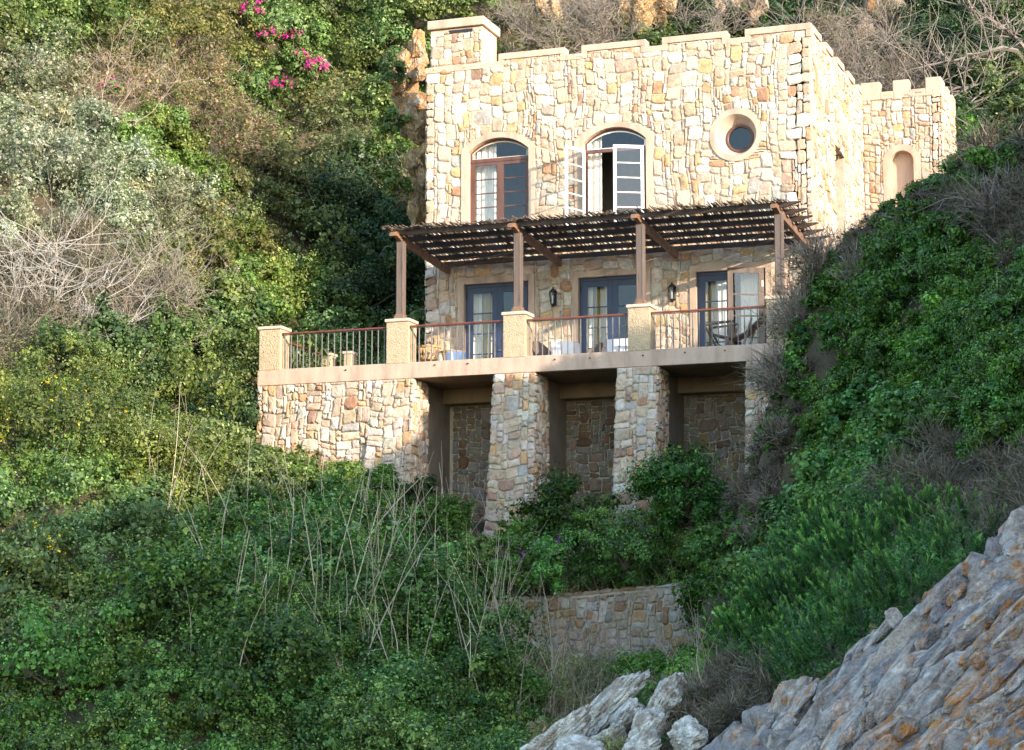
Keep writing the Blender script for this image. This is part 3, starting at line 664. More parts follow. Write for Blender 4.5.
# ------------------------------------------------------------------ pergola
pg = thing('pergola', (-18.4, YB+.3, 10.37), 'dark timber pergola with ragged reed covering over the terrace', 'pergola')
sl_ = (12.47-12.72)/(YF-YB)
zr = lambda y: 12.68+sl_*(y-YB)
for px_ in (-23.72, -20.28, -16.82, -13.05):
    m = MB(); m.box(px_-.105, px_+.105, YB+.2, YB+.41, 10.52, 12.58)
    for e in (-1, 1): m.box(px_+e*.075-.012, px_+e*.075+.012, YB+.188, YB+.2, 10.6, 12.5)
    p = m.build('post', 'wood_grey', pg, bevel=.008)
    m = MB(); m.box(px_-.15, px_+.15, YB+.15, YB+.46, 10.37, 10.47); m.box(px_-.125, px_+.125, YB+.175, YB+.435, 10.47, 10.53); m.build('post_base', 'wood_brown', p, bevel=.012)
    m = MB(); pr = []
    # rafter, its front end scrolled
    m.beam((px_, YB+.22, zr(YB+.2)-.02), (px_, YF-.06, zr(YF)-.02), .11, .20)
    m.build('rafter', 'wood_brown', pg)
    m = MB(); pts = [(YB+.22, zr(YB)-.02, .19), (YB+.05, zr(YB)+.02, .17), (YB-.12, zr(YB)+.04, .13), (YB-.28, zr(YB)+.02, .10), (YB-.40, zr(YB)-.03, .08)]
    for (y0, z0, h0), (y1, z1, h1) in zip(pts, pts[1:]):
        m.hexa([(px_-.06, y0, z0-h0/2), (px_+.06, y0, z0-h0/2), (px_+.06, y1, z1-h1/2), (px_-.06, y1, z1-h1/2), (px_-.06, y0, z0+h0/2), (px_+.06, y0, z0+h0/2), (px_+.06, y1, z1+h1/2), (px_-.06, y1, z1+h1/2)])
    m.build('rafter_end', 'rafter_tip', pg)
for k in range(6):
    y = YB+.14+k*.72; z = zr(y)+.135
    m = MB(); xe = -12.42; x0 = -24.05
    m.box(x0, -12.75, y-.04, y+.04, z-.08, z+.055)
    m.hexa([(-12.75, y-.04, z-.055), (xe, y-.04, z+.03), (xe, y+.04, z+.03), (-12.75, y+.04, z-.055), (-12.75, y-.04, z+.055), (xe, y-.04, z+.055), (xe, y+.04, z+.055), (-12.75, y+.04, z+.055)])
    m.build('purlin', 'wood_dark', pg)
rng = random.Random(3)
m = MB(); x = -24.1
while x < -12.7:
    r_ = rng.uniform(.011, .018); lay = rng.choice((0, 0, .02)); ya = YB-rng.uniform(.16, .36); yb_ = YF-rng.uniform(.08, .5)
    ym = (ya+yb_)/2; sk = rng.uniform(-.06, .06)
    f = lambda y, o=0: zr(y)+.21+lay+o
    m.tube([(x, ya, f(ya, rng.uniform(-.09, .02))), (x+sk*.1, YB+.1, f(YB+.1)), (x+sk*.5, ym, f(ym, rng.uniform(-.01, .015))), (x+sk, yb_, f(yb_, rng.uniform(-.02, .02)))], r_, 5)
    x += rng.uniform(.026, .046) if rng.random() > .09 else rng.uniform(.05, .085)
for k in range(14):
    x = rng.uniform(-23.9, -21.5); y = rng.uniform(YF-1.4, YF-.3); m.tube([(x, y, zr(y)-.02), (x+rng.uniform(.6, 1.6), y-.3, zr(y)-.1+rng.uniform(.05, .18))], .014, 5)
m.build('reed_covering', 'reed_stick', pg)

# ------------------------------------------------------------------ wall lanterns
def lantern(px, py, label):
    p = at_y(px, py, YF-.2); x, y, z = p
    t = thing('wall_lantern', (x, YF-.05, z), label, 'lantern', 'wall lanterns between the french doors')
    m = MB(); m.box(x-.06, x+.06, YF-.09, YF-.05, z-.2, z+.2); m.tube([(x, YF-.07, z+.02), (x, YF-.13, z-.22), (x, y, z-.25)], .014, 6); m.build('bracket', 'black_iron', t)
    m = MB(); m.lathe((x, y, z), [(.015, -.27), (.05, -.24), (.075, -.19), (.075, -.17)], 6); m.lathe((x, y, z), [(.13, .16), (.12, .19), (.06, .25), (.03, .27), (.015, .32)], 6)
    for k in range(6):
        a = k*math.pi/3; m.tube([(x+.07*math.cos(a), y+.07*math.sin(a), z-.17), (x+.115*math.cos(a), y+.115*math.sin(a), z+.16)], .009, 4)
    m.build('cage', 'black_iron', t)
    m = MB(); m.lathe((x, y, z), [(.06, -.165), (.10, .155)], 6); m.build('pane', 'glass', t)
    m = MB(); m.lathe((x, y, z), [(.02, -.16), (.025, -.03), (.035, .03), (.02, .08)], 8); m.build('bulb', 'paint_white', t)
lantern(553, 298, 'black wall lantern between the left and middle french doors')
lantern(672, 293, 'black wall lantern between the middle and right french doors, catching the sun')

# ------------------------------------------------------------------ curtains
def curtain(x0, x1, z0, z1, y, mat, label, seed=0):
    m = MB(); r = random.Random(seed); n = int((x1-x0)/.02); pts = []
    for k in range(n+1):
        x = x0+(x1-x0)*k/n; pts.append((x, y+.035*math.sin(x*34+seed)+.012*math.sin(x*81+seed*2)))
    a = m.verts([(x, yy, z0) for x, yy in pts]); b = m.verts([(x, yy*.5+y*.5, z1) for x, yy in pts])
    c = m.verts([(x, yy+.006, z0) for x, yy in pts]); d = m.verts([(x, yy*.5+y*.5+.006, z1) for x, yy in pts])
    for k in range(n): m.face((a+k, a+k+1, b+k+1, b+k)); m.face((c+k, c+k+1, d+k+1, d+k))
    m.build('curtain', mat, label=label, category='curtain', group='curtains in the windows')
yc = YF+.42
curtain(-23.12, -22.40, 13.1, 16.3, yc, 'curtain', 'cream curtain behind the left leaf of the closed arched window', 1)
curtain(-21.48, -21.2, 13.1, 16.3, yc, 'curtain', 'narrow cream curtain at the right edge of the closed arched window', 2)
curtain(-19.6, -19.15, 13.1, 16.3, yc-.02, 'curtain', 'sunlit cream curtain beside the open white casements', 3)
curtain(-23.2, -22.85, 9.0, 12.1, yc, 'curtain', 'white curtain at the left edge of the left french door', 5)
curtain(-22.86, -22.55, 9.0, 12.1, yc+.06, 'curtain_ochre', 'ochre curtain strip behind the left french door', 6)
curtain(-22.57, -22.32, 9.0, 12.1, yc, 'curtain', 'white curtain right of the ochre strip in the left french door', 7)
curtain(-21.75, -21.25, 9.0, 12.1, yc, 'curtain', 'white curtain in the right leaf of the left french door', 8)
curtain(-19.72, -19.45, 9.0, 12.1, yc, 'curtain', 'white curtain edge in the middle french door', 9)
curtain(-19.46, -19.2, 9.0, 12.1, yc+.06, 'curtain_ochre', 'ochre curtain strip behind the middle french door', 10)
curtain(-19.22, -18.9, 9.0, 12.1, yc, 'curtain', 'white curtain right of the ochre strip in the middle french door', 11)
curtain(-16.2, -15.95, 9.0, 12.1, yc+.05, 'curtain_ochre', 'ochre curtain strip in the right french door', 12)
curtain(-15.97, -15.4, 9.0, 12.1, yc, 'curtain', 'wide cream curtain behind the blue leaf of the right french door', 13)
curtain(-15.1, -14.4, 9.0, 12.1, yc, 'curtain', 'pale curtain behind the weathered leaf left ajar', 14)

# ------------------------------------------------------------------ terrace furniture
def tub_chair(px, y, rz, label):
    p = at_y(px, 345, y); x = p[0]
    t = thing('armchair', (x, y, ZF), label, 'armchair', 'wooden tub armchairs on the terrace'); M_ = (x, y)
    def P(a, r, z): return (x+r*math.cos(a+rz), y+r*math.sin(a+rz), ZF+z)
    m = MB(); m.lathe((x, y, ZF), [(.25, .40), (.27, .42), (.27, .46), (.24, .47)], 16); m.build('seat', 'teak', t)
    m = MB(); n = 14; a_ = [R(20+320*k/n) for k in range(n+1)]
    for k in range(n):
        m.hexa([P(a_[k], .29, .74), P(a_[k], .35, .74), P(a_[k+1], .35, .74), P(a_[k+1], .29, .74), P(a_[k], .28, .79), P(a_[k], .37, .79), P(a_[k+1], .37, .79), P(a_[k+1], .28, .79)])
    m.build('armrest', 'teak', t)
    m = MB()
    for k in range(13):
        a = R(30+300*k/12); m.beam(P(a, .26, .44), P(a, .315, .75), .045, .018)
    m.build('backrest', 'teak', t)
    for a in (45, 135, 225, 315):
        m = MB(); m.beam(P(R(a), .28, 0), P(R(a), .23, .42), .04, .04); m.build('leg', 'teak', t)
tub_chair(429, 58.5, R(80), 'pale wooden tub armchair left of the blue covered pouf')
tub_chair(452, 59.6, R(200), 'pale wooden tub armchair behind the blue covered pouf')
p = at_y(456, 350, 58.3)
m = MB(); m.lathe((p[0], 58.3, ZF), [(.30, .0), (.31, .1), (.29, .3), (.28, .52), (.25, .56), (.0, .57)], 24)
m.build('pouf', 'cloth_blue', smooth=True, label='round pale blue covered pouf among the wooden armchairs', category='pouf')
def cloth_table(px, y, w, label):
    x = at_y(px, 345, y)[0]
    t = thing('terrace_table', (x, y, ZF), 'small square terrace table beneath the '+('cloth before the middle door' if 'draped' in label else 'cloth by the third post'), 'table', 'small terrace tables under cloths')
    m = MB(); m.box(x-w/2, x+w/2, y-w/2, y+w/2, ZF+.66, ZF+.69); m.build('table_top', 'teak', t)
    for sx in (-1, 1):
        for sy in (-1, 1): m = MB(); m.box(x+sx*w*.4-.02, x+sx*w*.4+.02, y+sy*w*.4-.02, y+sy*w*.4+.02, ZF, ZF+.66); m.build('leg', 'teak', t)
    m = MB(); n = 40; top = []; bot = []
    for k in range(n):
        a = 2*math.pi*k/n; c, s = math.cos(a), math.sin(a); q_ = 1/max(abs(c), abs(s)); r1 = w/2*q_+.01
        r2 = w/2*q_**.75*(1.12+.06*math.sin(a*8))
        top.append((x+c*r1, y+s*r1, ZF+.70)); bot.append((x+c*r2, y+s*r2, ZF+.22+.05*math.sin(a*4)))
    a = m.verts(top); b = m.verts(bot); m.face(range(a, a+n))
    for k in range(n): m.face((a+k, b+k, b+(k+1) % n, a+(k+1) % n))
    m.build('tablecloth', 'cloth', label=label, category='tablecloth', group='white cloths on the terrace tables')
cloth_table(566, 58.6, .62, 'white cloth draped over the table in front of the middle french door')
cloth_table(621, 58.7, .62, 'white cloth on the table half hidden by the pier with the third post')
def rattan(px, y, rz, label):
    x = at_y(px, 345, y)[0]
    t = thing('rattan_chair', (x, y, ZF), label, 'chair', 'curved rattan chairs on the terrace')
    def P(a, r, z): return (x+r*math.cos(a+rz), y+r*math.sin(a+rz), ZF+z)
    m = MB(); m.lathe((x, y, ZF), [(.26, .36), (.27, .42), (.2, .45)], 14); m.build('seat', 'canvas_brown', t)
    m = MB()
    for k in range(12):
        a0_, a1_ = R(-80+160*k/12), R(-80+160*(k+1)/12); h0_, h1_ = .45+.38*math.cos(a0_), .45+.38*math.cos(a1_)
        m.hexa([P(a0_, .27, .42), P(a0_, .30, .42), P(a1_, .30, .42), P(a1_, .27, .42), P(a0_, .31, h0_+.05), P(a0_, .345, h0_+.05), P(a1_, .345, h1_+.05), P(a1_, .31, h1_+.05)])
    m.build('backrest', 'wood_grey', t)
    for a in (45, 135, 225, 315): m = MB(); m.beam(P(R(a), .25, 0), P(R(a), .22, .38), .035, .035); m.build('leg', 'wood_dark', t)
rattan(544, 58.9, R(150), 'brown rattan chair left of the white clothed table by the middle door')
rattan(592, 59.6, R(60), 'brown rattan chair between the two white clothed tables')
# long deck chair on the right
x0 = at_y(707, 330, 58.3)[0]; x1 = at_y(765, 330, 58.3)[0]; y = 58.3
t = thing('deck_chair', ((x0+x1)/2, y, ZF), 'brown wooden deck chair with dark canvas behind the right hand railing', 'deck chair')
for s in (-.28, .28):
    m = MB(); m.beam((x0, y+s, ZF+.88), (x0+.45, y+s, ZF+.05), .03, .06); m.build('leg', 'wood_dark', t)
    m = MB(); m.beam((x0+.75, y+s, ZF+.86), (x0+.5, y+s, ZF+.05), .03, .06); m.build('leg', 'wood_brown', t)
    m = MB(); m.beam((x0-.02, y+s, ZF+.88), (x0+.8, y+s, ZF+.95), .05, .05); m.build('armrest', 'wood_dark', t)
m = MB()
prof = [(x0+.25, .62), (x0+.75, .50), (x0+1.1, .62), (x0+1.5, .98), (x1+.1, 1.32)]
for (a, za), (b, zb) in zip(prof, prof[1:]):
    m.hexa([(a, y-.27, ZF+za-.02), (b, y-.27, ZF+zb-.02), (b, y+.27, ZF+zb-.02), (a, y+.27, ZF+za-.02), (a, y-.27, ZF+za+.02), (b, y-.27, ZF+zb+.02), (b, y+.27, ZF+zb+.02), (a, y+.27, ZF+za+.02)])
m.build('sling', 'canvas_brown', t)
m = MB(); m.beam((x0+1.0, y-.3, ZF+.05), (x0+1.3, y-.3, ZF+1.0), .03, .05); m.beam((x0+1.0, y+.3, ZF+.05), (x0+1.3, y+.3, ZF+1.0), .03, .05); m.build('back_frame', 'wood_brown', t)

# ------------------------------------------------------------------ foliage machinery
def unit(v): return v/np.maximum(np.linalg.norm(v, axis=-1, keepdims=True), 1e-9)
def leafquads(rng, P, out, size, asp, up=.35, rnd=.9, outw=.7):
    n = len(P); size = np.asarray(size).reshape(-1, 1)*np.ones((n, 1))
    nr = unit(out*outw + np.array([0, 0, up]) + unit(rng.normal(size=(n, 3)))*rnd)
    a = unit(np.cross(nr, unit(rng.normal(size=(n, 3))))+out*.25); b = unit(np.cross(nr, a))
    w = size*asp*.5
    V = np.stack([P-a*size*.5, P+b*w-a*size*.05, P+a*size*.5-nr*size*.10, P-b*w-a*size*.05], 1)
    return V.reshape(-1, 3)
def sticks(rng, P, D, length, width):
    """thin blades: P start, D direction"""
    n = len(P); length = np.asarray(length).reshape(-1, 1)*np.ones((n, 1)); width = np.asarray(width).reshape(-1, 1)*np.ones((n, 1))
    s = unit(np.cross(D, rng.normal(size=(n, 3))))*width*.5
    e = P+D*length
    V = np.stack([P-s, P+s, e+s*.35, e-s*.35], 1)
    return V.reshape(-1, 3)
SPEC = {  # colours, leaf size, aspect, leaves per clump, share of twigs
 'green':  ([(.095, .14, .04), (.07, .11, .032), (.14, .185, .06), (.05, .085, .028)], .085, .55, 1.0, .05),
 'olive':  ([(.12, .135, .045), (.09, .11, .035), (.15, .15, .06), (.07, .09, .03)], .07, .5, .9, .18),
 'lime':   ([(.12, .175, .04), (.09, .14, .034), (.16, .21, .055)], .075, .55, 1.0, .05),
 'dry':    ([(.20, .145, .09), (.13, .09, .055), (.09, .12, .035), (.12, .15, .05), (.23, .17, .11)], .06, .45, .8, 1.0),
 'drygrass': ([(.26, .22, .12), (.20, .18, .09), (.16, .18, .06)], .09, .18, .9, .8),
 'silver': ([(.19, .20, .14), (.13, .155, .09), (.25, .26, .19), (.09, .12, .055)], .065, .5, 1.0, .35),
 'twig':   ([(.06, .07, .035), (.09, .09, .05), (.14, .14, .09)], .05, .4, .9, 2.6),
 'twiggrey': ([(.17, .15, .12), (.09, .11, .05), (.20, .17, .12)], .05, .4, .5, 3.5),
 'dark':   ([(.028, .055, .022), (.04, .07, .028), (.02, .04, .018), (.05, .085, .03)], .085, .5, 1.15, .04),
 'yellowgreen': ([(.13, .17, .035), (.10, .14, .03), (.16, .20, .05), (.07, .11, .025)], .055, .6, 1.25, .06),
 'bluegreen': ([(.07, .145, .032), (.047, .10, .025), (.105, .195, .042), (.16, .24, .06), (.03, .065, .018)], .07, .6, 1.25, .03),
 'bed':    ([(.09, .18, .035), (.06, .12, .028), (.14, .24, .05)], .06, .6, 1.1, .03),
 'rich':   ([(.09, .20, .028), (.06, .14, .024), (.15, .28, .045), (.038, .09, .02)], .078, .5, 1.1, .05),
 'broad':  ([(.07, .19, .04), (.05, .13, .035), (.11, .25, .06), (.16, .28, .07)], .10, .75, .7, .05),
 'needle': ([(.065, .18, .045), (.05, .14, .04), (.10, .25, .07)], .06, .25, .45, .1),
 'deadgrey': ([(.15, .12, .095), (.10, .085, .065), (.08, .10, .04)], .05, .35, .3, 1.8),
}
TW = np.array([(.30, .26, .21), (.22, .18, .14), (.16, .12, .09), (.36, .32, .27)])
TWG = np.array([(.24, .195, .16), (.16, .13, .10), (.32, .27, .225), (.10, .08, .06)])
def bush(rng, C, rad, sp, nclump, nleaf, nrm=(0, 0, 1), squash=.85, tone=1.0, size=1.0, stickw=.012, low=-.4):
    """one rounded bush as arrays: clumps of leaves over a dome; returns V, colours"""
    cols, ls, asp, dens, tw = SPEC[sp]; cols = np.array(cols)
    nrm = np.asarray(nrm, float)
    d = unit(rng.normal(size=(nclump, 3))); d = unit(np.where(((d@nrm) < low)[:, None], d-2*(d@nrm)[:, None]*nrm, d))
    rr = rad*rng.uniform(.5, 1.0, (nclump, 1))*(1+.25*np.sin(d[:, :1]*5+rad*7)*np.cos(d[:, 1:2]*4))
    cc = d*rr; cc[:, 2] *= squash
    cr = rad*rng.uniform(.17, .42, (nclump, 1))
    ctone = rng.uniform(.62, 1.38, nclump)*tone*rng.uniform(.72, 1.32)
    hv = .12 if sp in ('silver', 'deadgrey', 'twiggrey', 'twig', 'dry') else .17
    hue = np.array([1+rng.uniform(-hv, hv*1.2), 1.0, 1+rng.uniform(-hv, hv)])*(1.12 if sp != 'silver' else 1.35)
    n = max(4, int(nleaf*dens)); k = np.repeat(np.arange(nclump), n)
    u = unit(rng.normal(size=(len(k), 3))); q = rng.uniform(0, 1, (len(k), 1))**.28
    P = C+cc[k]+u*q*cr[k]*np.array([1, 1, .8])
    out = unit(u*.75+d[k]*.4)
    V = leafquads(rng, P, out, ls*size*rng.uniform(.65, 1.3, len(k)), asp, outw=1.25, rnd=.75, up=.3)
    col = cols[rng.integers(0, len(cols), len(k))]*hue*(ctone[k]*rng.uniform(.65, 1.35, len(k)))[:, None]
    # larger inner leaves close the clumps, coloured darker to add inner shade
    n2 = max(2, int(n*.28)); k = np.repeat(np.arange(nclump), n2); u = unit(rng.normal(size=(len(k), 3)))
    P = C+cc[k]*rng.uniform(.75, 1, (len(k), 1))+u*rng.uniform(.2, .68, (len(k), 1))*cr[k]
    V = np.r_[V, leafquads(rng, P, unit(u+d[k]*.5), ls*size*2.1*rng.uniform(.7, 1.2, len(k)), min(.8, asp*1.4), outw=1.3, rnd=.6)]
    col = np.r_[col, cols[rng.integers(0, len(cols), len(k))]*hue*(ctone[k]*.85)[:, None]]
    m = int(nclump*nleaf*.16*tw)
    if m:
        kk = rng.integers(0, nclump, m)
        st = C+cc[kk]*rng.uniform(.2, .95, (m, 1))+rng.normal(size=(m, 3))*rad*.12
        dr = unit(d[kk]*.8+rng.normal(size=(m, 3))*.55+np.array([0, 0, .15]))
        V = np.r_[V, sticks(rng, st, dr, rng.uniform(.2, .6, m)*min(1.2, rad), rng.uniform(.5, 1.2, m)*stickw*(1.5 if sp in ('deadgrey', 'twiggrey', 'twig') else 1))]
        T = TWG if sp in ('deadgrey', 'twiggrey', 'twig', 'silver') else TW
        col = np.r_[col, T[rng.integers(0, 4, m)]*rng.uniform(.7, 1.2, (m, 1))*(1.0 if sp != 'dry' else .9)]
    return V, col
def shoots(rng, C, rad, n, sp='needle', hgt=.45, per=26):
    """upright leafy shoots clothed in needles"""
    cols = np.array(SPEC[sp][0]); st_ = rng.uniform(.45, 1.5, n)
    a = rng.uniform(0, 2*math.pi, n); r = rad*np.sqrt(rng.uniform(0, 1, n))
    base = C+np.c_[r*np.cos(a), r*np.sin(a), (1-(r/rad)**2)*rad*.55+rng.uniform(-.1, .1, n)]
    dr = unit(np.c_[np.cos(a)*r/rad*.9, np.sin(a)*r/rad*.9, np.full(n, 1.0)]+rng.normal(size=(n, 3))*.18)
    L = hgt*rng.uniform(.6, 1.2, n); k = np.repeat(np.arange(n), per); t = rng.uniform(0, 1, len(k))
    P = base[k]+dr[k]*(t*L[k])[:, None]
    nd = unit(dr[k]*1.0+unit(rng.normal(size=(len(k), 3)))*.62)
    V = sticks(rng, P, nd, rng.uniform(.055, .095, len(k))*(1.15-.5*t), .017)
    col = cols[rng.integers(0, len(cols), len(k))]*(st_[k]*(.45+.55*t))[:, None]+np.array([.16, .24, .05])*np.clip(t*4-3, 0, 1)[:, None]  # shade painted in toward each shoot's base, tips tinted bright yellow green
    return V, col

# ------------------------------------------------------------------ the rock at the lower right
def inp(poly, x, y):
    x = np.asarray(x); y = np.asarray(y); r = np.zeros(x.shape, bool); n = len(poly)
    for i in range(n):
        x1, y1 = poly[i]; x2, y2 = poly[(i+1) % n]
        c = ((y1 > y) != (y2 > y)); xx = (x2-x1)*(y-y1)/((y2-y1) if y2 != y1 else 1e-9)+x1
        r ^= c & (x < xx)
    return r
ROCKP = [(690, 780), (730, 748), (775, 720), (812, 696), (855, 672), (890, 642), (930, 618), (968, 586), (1000, 562), (1035, 530), (1110, 480), (1250, 400), (1400, 900), (690, 900)]
def rock_slope():
    s = .028
    X = np.arange(-10.5, 3.5, s); Y = np.arange(22, 38, s); x, y = np.meshgrid(X, Y)
    z = tz(x, y); nrm = tn(x, y)
    px, py, _ = project(np.stack([x, y, z], -1))
    ins = inp(ROCKP, px, py)
    # soft edge
    m = ins.astype(float)
    for _k in range(3):
        m = (m+np.roll(m, 6, 0)+np.roll(m, -6, 0)+np.roll(m, 6, 1)+np.roll(m, -6, 1))/5
    # bedding frame: lobes run up to the right, dipping into the slope
    r_ = x*_rt[0]+y*_rt[1]; d_ = x*_fw[0]+y*_fw[1]
    a = R(41); wob = (fbm(r_*.5, z*.5, d_*.3, seed=5)-.5)*.5
    u = r_*math.cos(a)+z*math.sin(a); v = -r_*math.sin(a)+z*math.cos(a)+wob*.5; w = d_*.25
    f1, f2, c1 = worley(u*.42, v*2.4, w*1.3, seed=2); big = np.clip((f2-f1)*3.2, 0, 1)**.7
    f1b, f2b, c2 = worley(u*1.2+5, v*7, w*3.0, seed=9); med = np.clip((f2b-f1b)*3.2, 0, 1)**.7
    f1c, f2c, c3 = worley(u*3.5+5, v*17, w*8, seed=19); sm = np.clip((f2c-f1c)*3, 0, 1)**.7
    fine = fbm(u*9, v*16, w*9, seed=13, oct=4)
    lump = fbm(r_*.7, z*.7, d_*.4, seed=77, oct=3)
    bb = np.clip((lump-.40)*6, 0, 1)
    h = .0+.40*(lump-.4)+.20*big+.20*(c1-.3)+(.12+.08*bb)*med+.15*(c2-.5)+.045*sm+.05*(c3-.5)+.05*(fine-.5)
    h = h-.16
    off = h*np.clip(m*1.6-.3, 0, 1)-.35*(1-np.clip(m*1.8, 0, 1))
    Pn = np.stack([x, y, z], -1)+nrm*off[..., None]
    # colour: lilac grey, pale quartz, orange lichen - all in the stone itself
    g1 = fbm(u*.9, v*2.2, w, seed=31); g2 = fbm(u*2.3, v*3.2, w*2, seed=41, oct=5); g3 = fbm(r_*.35+3, z*.5, d_*.2, seed=51, oct=3)
    col = np.array([.27, .255, .25])*(.35+1.25*fbm(u*1.6, v*5, w*2, seed=33, oct=5))[..., None]
    t = np.clip((c2-.55)*3, 0, 1)[..., None]; col = col*(1-t)+np.array([.33, .285, .255])*t
    t = np.clip((fbm(u*3, v*6, w*3, seed=61)-.52)*7, 0, 1)[..., None]*.7; col = col*(1-t)+np.array([.40, .39, .37])*t
    t = np.clip((g2-.47)*11, 0, 1)*np.clip((g3-.40)*7, 0, 1); t = (t*np.clip(big*1.5, 0, 1))[..., None]*.9; col = col*(1-t)+np.array([.42, .19, .05])*t
    t = np.clip((fbm(u*4+9, v*4, w*3, seed=71)-.60)*9, 0, 1)[..., None]*.8; col = col*(1-t)+np.array([.07, .065, .06])*t
    keep = (m > .02)
    idx = -np.ones(x.shape, int); idx[keep] = np.arange(keep.sum())
    q = np.stack([idx[:-1, :-1], idx[:-1, 1:], idx[1:, 1:], idx[1:, :-1]], -1).reshape(-1, 4); q = q[(q >= 0).all(1)]
    me = bpy.data.meshes.new('rock_slope'); me.from_pydata(Pn[keep].tolist(), [], q.tolist()); me.materials.append(MAT['rock'])
    c = np.ones((keep.sum(), 4), np.float32); c[:, :3] = col[keep]; at = me.color_attributes.new('col', 'FLOAT_COLOR', 'POINT'); at.data.foreach_set('color', c.ravel())
    me.polygons.foreach_set('use_smooth', [True]*len(me.polygons))
    link('rock_ledge', me, kind='structure')
rock_slope()
import bmesh
_ICO = {}
def ico(sub):
    if sub not in _ICO:
        bm = bmesh.new(); bmesh.ops.create_icosphere(bm, subdivisions=sub, radius=1)
        _ICO[sub] = (np.array([v.co[:] for v in bm.verts]), np.array([[v.index for v in f.verts] for f in bm.faces])); bm.free()
    return _ICO[sub]
def chip(size, seed, base, accent, sub=5, strata=1.0, amt=.35, planes=16, acc=.50, lichen=None):
    """a broken block: planes cut off a ball, then weathered; returns points (local), faces, colours"""
    P, fc = ico(sub)
    gk = np.random.default_rng(seed); K_ = unit(gk.normal(size=(planes, 3))); dk = gk.uniform(.62, 1.0, planes)
    dots = P@K_.T; rr_ = np.where(dots > .05, dk/np.maximum(dots, .05), 9).min(1); rr_ = np.minimum(rr_, 1.25)
    f1b, f2b, cb = worley(P[:, 0]*2.2+seed, P[:, 1]*2.2, P[:, 2]*4*strata, seed+3)
    d = rr_*(1+amt*.22*(np.clip((f2b-f1b)*4, 0, 1)-.7)+amt*.25*(cb-.5)+.16*(fbm(P[:, 0]*3, P[:, 1]*3, P[:, 2]*5, seed, 5)-.5)+.07*(fbm(P[:, 0]*9, P[:, 1]*9, P[:, 2]*14, seed+2, 3)-.5))
    Q = P*d[:, None]*np.array(size)
    g = fbm(P[:, 0]*2.2+seed, P[:, 1]*2.2, P[:, 2]*3, seed+9, 5)
    t = np.clip((g-acc)*8, 0, 1)[:, None]
    col = np.array(base)*(.7+.5*cb)[:, None]*(.7+.6*fbm(P[:, 0]*6, P[:, 1]*6, P[:, 2]*6, seed+4, 4))[:, None]*(1-t)+np.array(accent)*t
    if lichen is not None:
        t = np.clip((fbm(P[:, 0]*3+seed, P[:, 1]*3, P[:, 2]*3, seed+19, 5)-lichen)*14, 0, 1)[:, None]*.9
        col = col*(1-t)+np.array([.46, .20, .05])*t
    return Q, fc, col
def boulder(name, c, size, rot, seed, base, accent, label=None, cat='boulder', group=None, kind=None, sub=5, strata=1.0, amt=.35):
    P, fc, col = chip(size, seed, base, accent, sub, strata, amt)
    from mathutils import Euler
    Rm = np.array(Euler([R(a) for a in rot]).to_matrix()); P = P@Rm.T
    me = bpy.data.meshes.new(name); me.from_pydata(P.tolist(), [], fc.tolist()); me.materials.append(MAT['rock'])
    cc = np.ones((len(P), 4), np.float32); cc[:, :3] = col; at = me.color_attributes.new('col', 'FLOAT_COLOR', 'POINT'); at.data.foreach_set('color', cc.ravel())
    o = bpy.data.objects.new(name, me); COL.objects.link(o); o.location = c
    if kind: o['kind'] = kind
    else:
        o['label'] = label; o['category'] = cat
        if group: o['group'] = group
    return o
def slabs(name, items):
    """many blocks of one ledge in one mesh; items: centre, axes (3x3 rows), size, seed, base, accent, sub, lichen"""
    Vs, Fs, Cs = [], [], []; off = 0
    for c, ax, size, seed, base, accent, sub, lich in items:
        P, fc, col = chip(size, seed, base, accent, sub, 1.0, .45, 20, .52, lich)
        Vs.append(P@np.array(ax)+c); Fs.append(fc+off); Cs.append(col); off += len(P)
    V = np.concatenate(Vs); Fc = np.concatenate(Fs); C = np.concatenate(Cs)
    me = bpy.data.meshes.new(name); me.from_pydata(V.tolist(), [], Fc.tolist()); me.materials.append(MAT['rock'])
    cc = np.ones((len(V), 4), np.float32); cc[:, :3] = C; at = me.color_attributes.new('col', 'FLOAT_COLOR', 'POINT'); at.data.foreach_set('color', cc.ravel())
    return link(name, me, kind='structure')
def bedded_rock():
    g = np.random.default_rng(77); it = []; n = 0
    while n < 420:
        x, y = g.uniform(-10.5, 3), g.uniform(22, 38); z = float(tz(x, y)); p = np.array([x, y, z]); px, py, dd = project(p)
        if not inp(ROCKP, np.array([px]), np.array([py-6]))[0] or px > 1130 or py > 800: continue
        nr = tn(x, y); L = unit(_rt*.74+np.array([0, 0, .62])+_fw*.30+g.normal(size=3)*.09); L = unit(L-nr*(L@nr)*.75); T = unit(nr-L*(nr@L)); Wd = np.cross(L, T)
        big = n < 90
        ln = g.uniform(.5, 1.15) if big else g.uniform(.14, .5); w = ln*g.uniform(.16, .34); t = g.uniform(.14, .30) if big else g.uniform(.07, .2)
        zone = fbm(np.array([x*.6]), np.array([y*.6]), seed=5, oct=3)[0]
        base = [(.40, .365, .335), (.31, .28, .26), (.47, .42, .36), (.42, .32, .26), (.26, .245, .25)][g.integers(0, 5)]
        acc = [(.50, .49, .46), (.14, .13, .13), (.40, .33, .28)][g.integers(0, 3)]
        it.append((p+nr*(g.uniform(-.02, .14) if big else g.uniform(.05, .30)), (L, Wd, T), (ln, w, t), int(g.integers(1, 9999)), base, acc, 4 if big else 3, .53 if zone > .47 else .66)); n += 1
    slabs('rock_slope', it)
bedded_rock()
PALE = (.62, .60, .54); PALE2 = (.36, .31, .25)
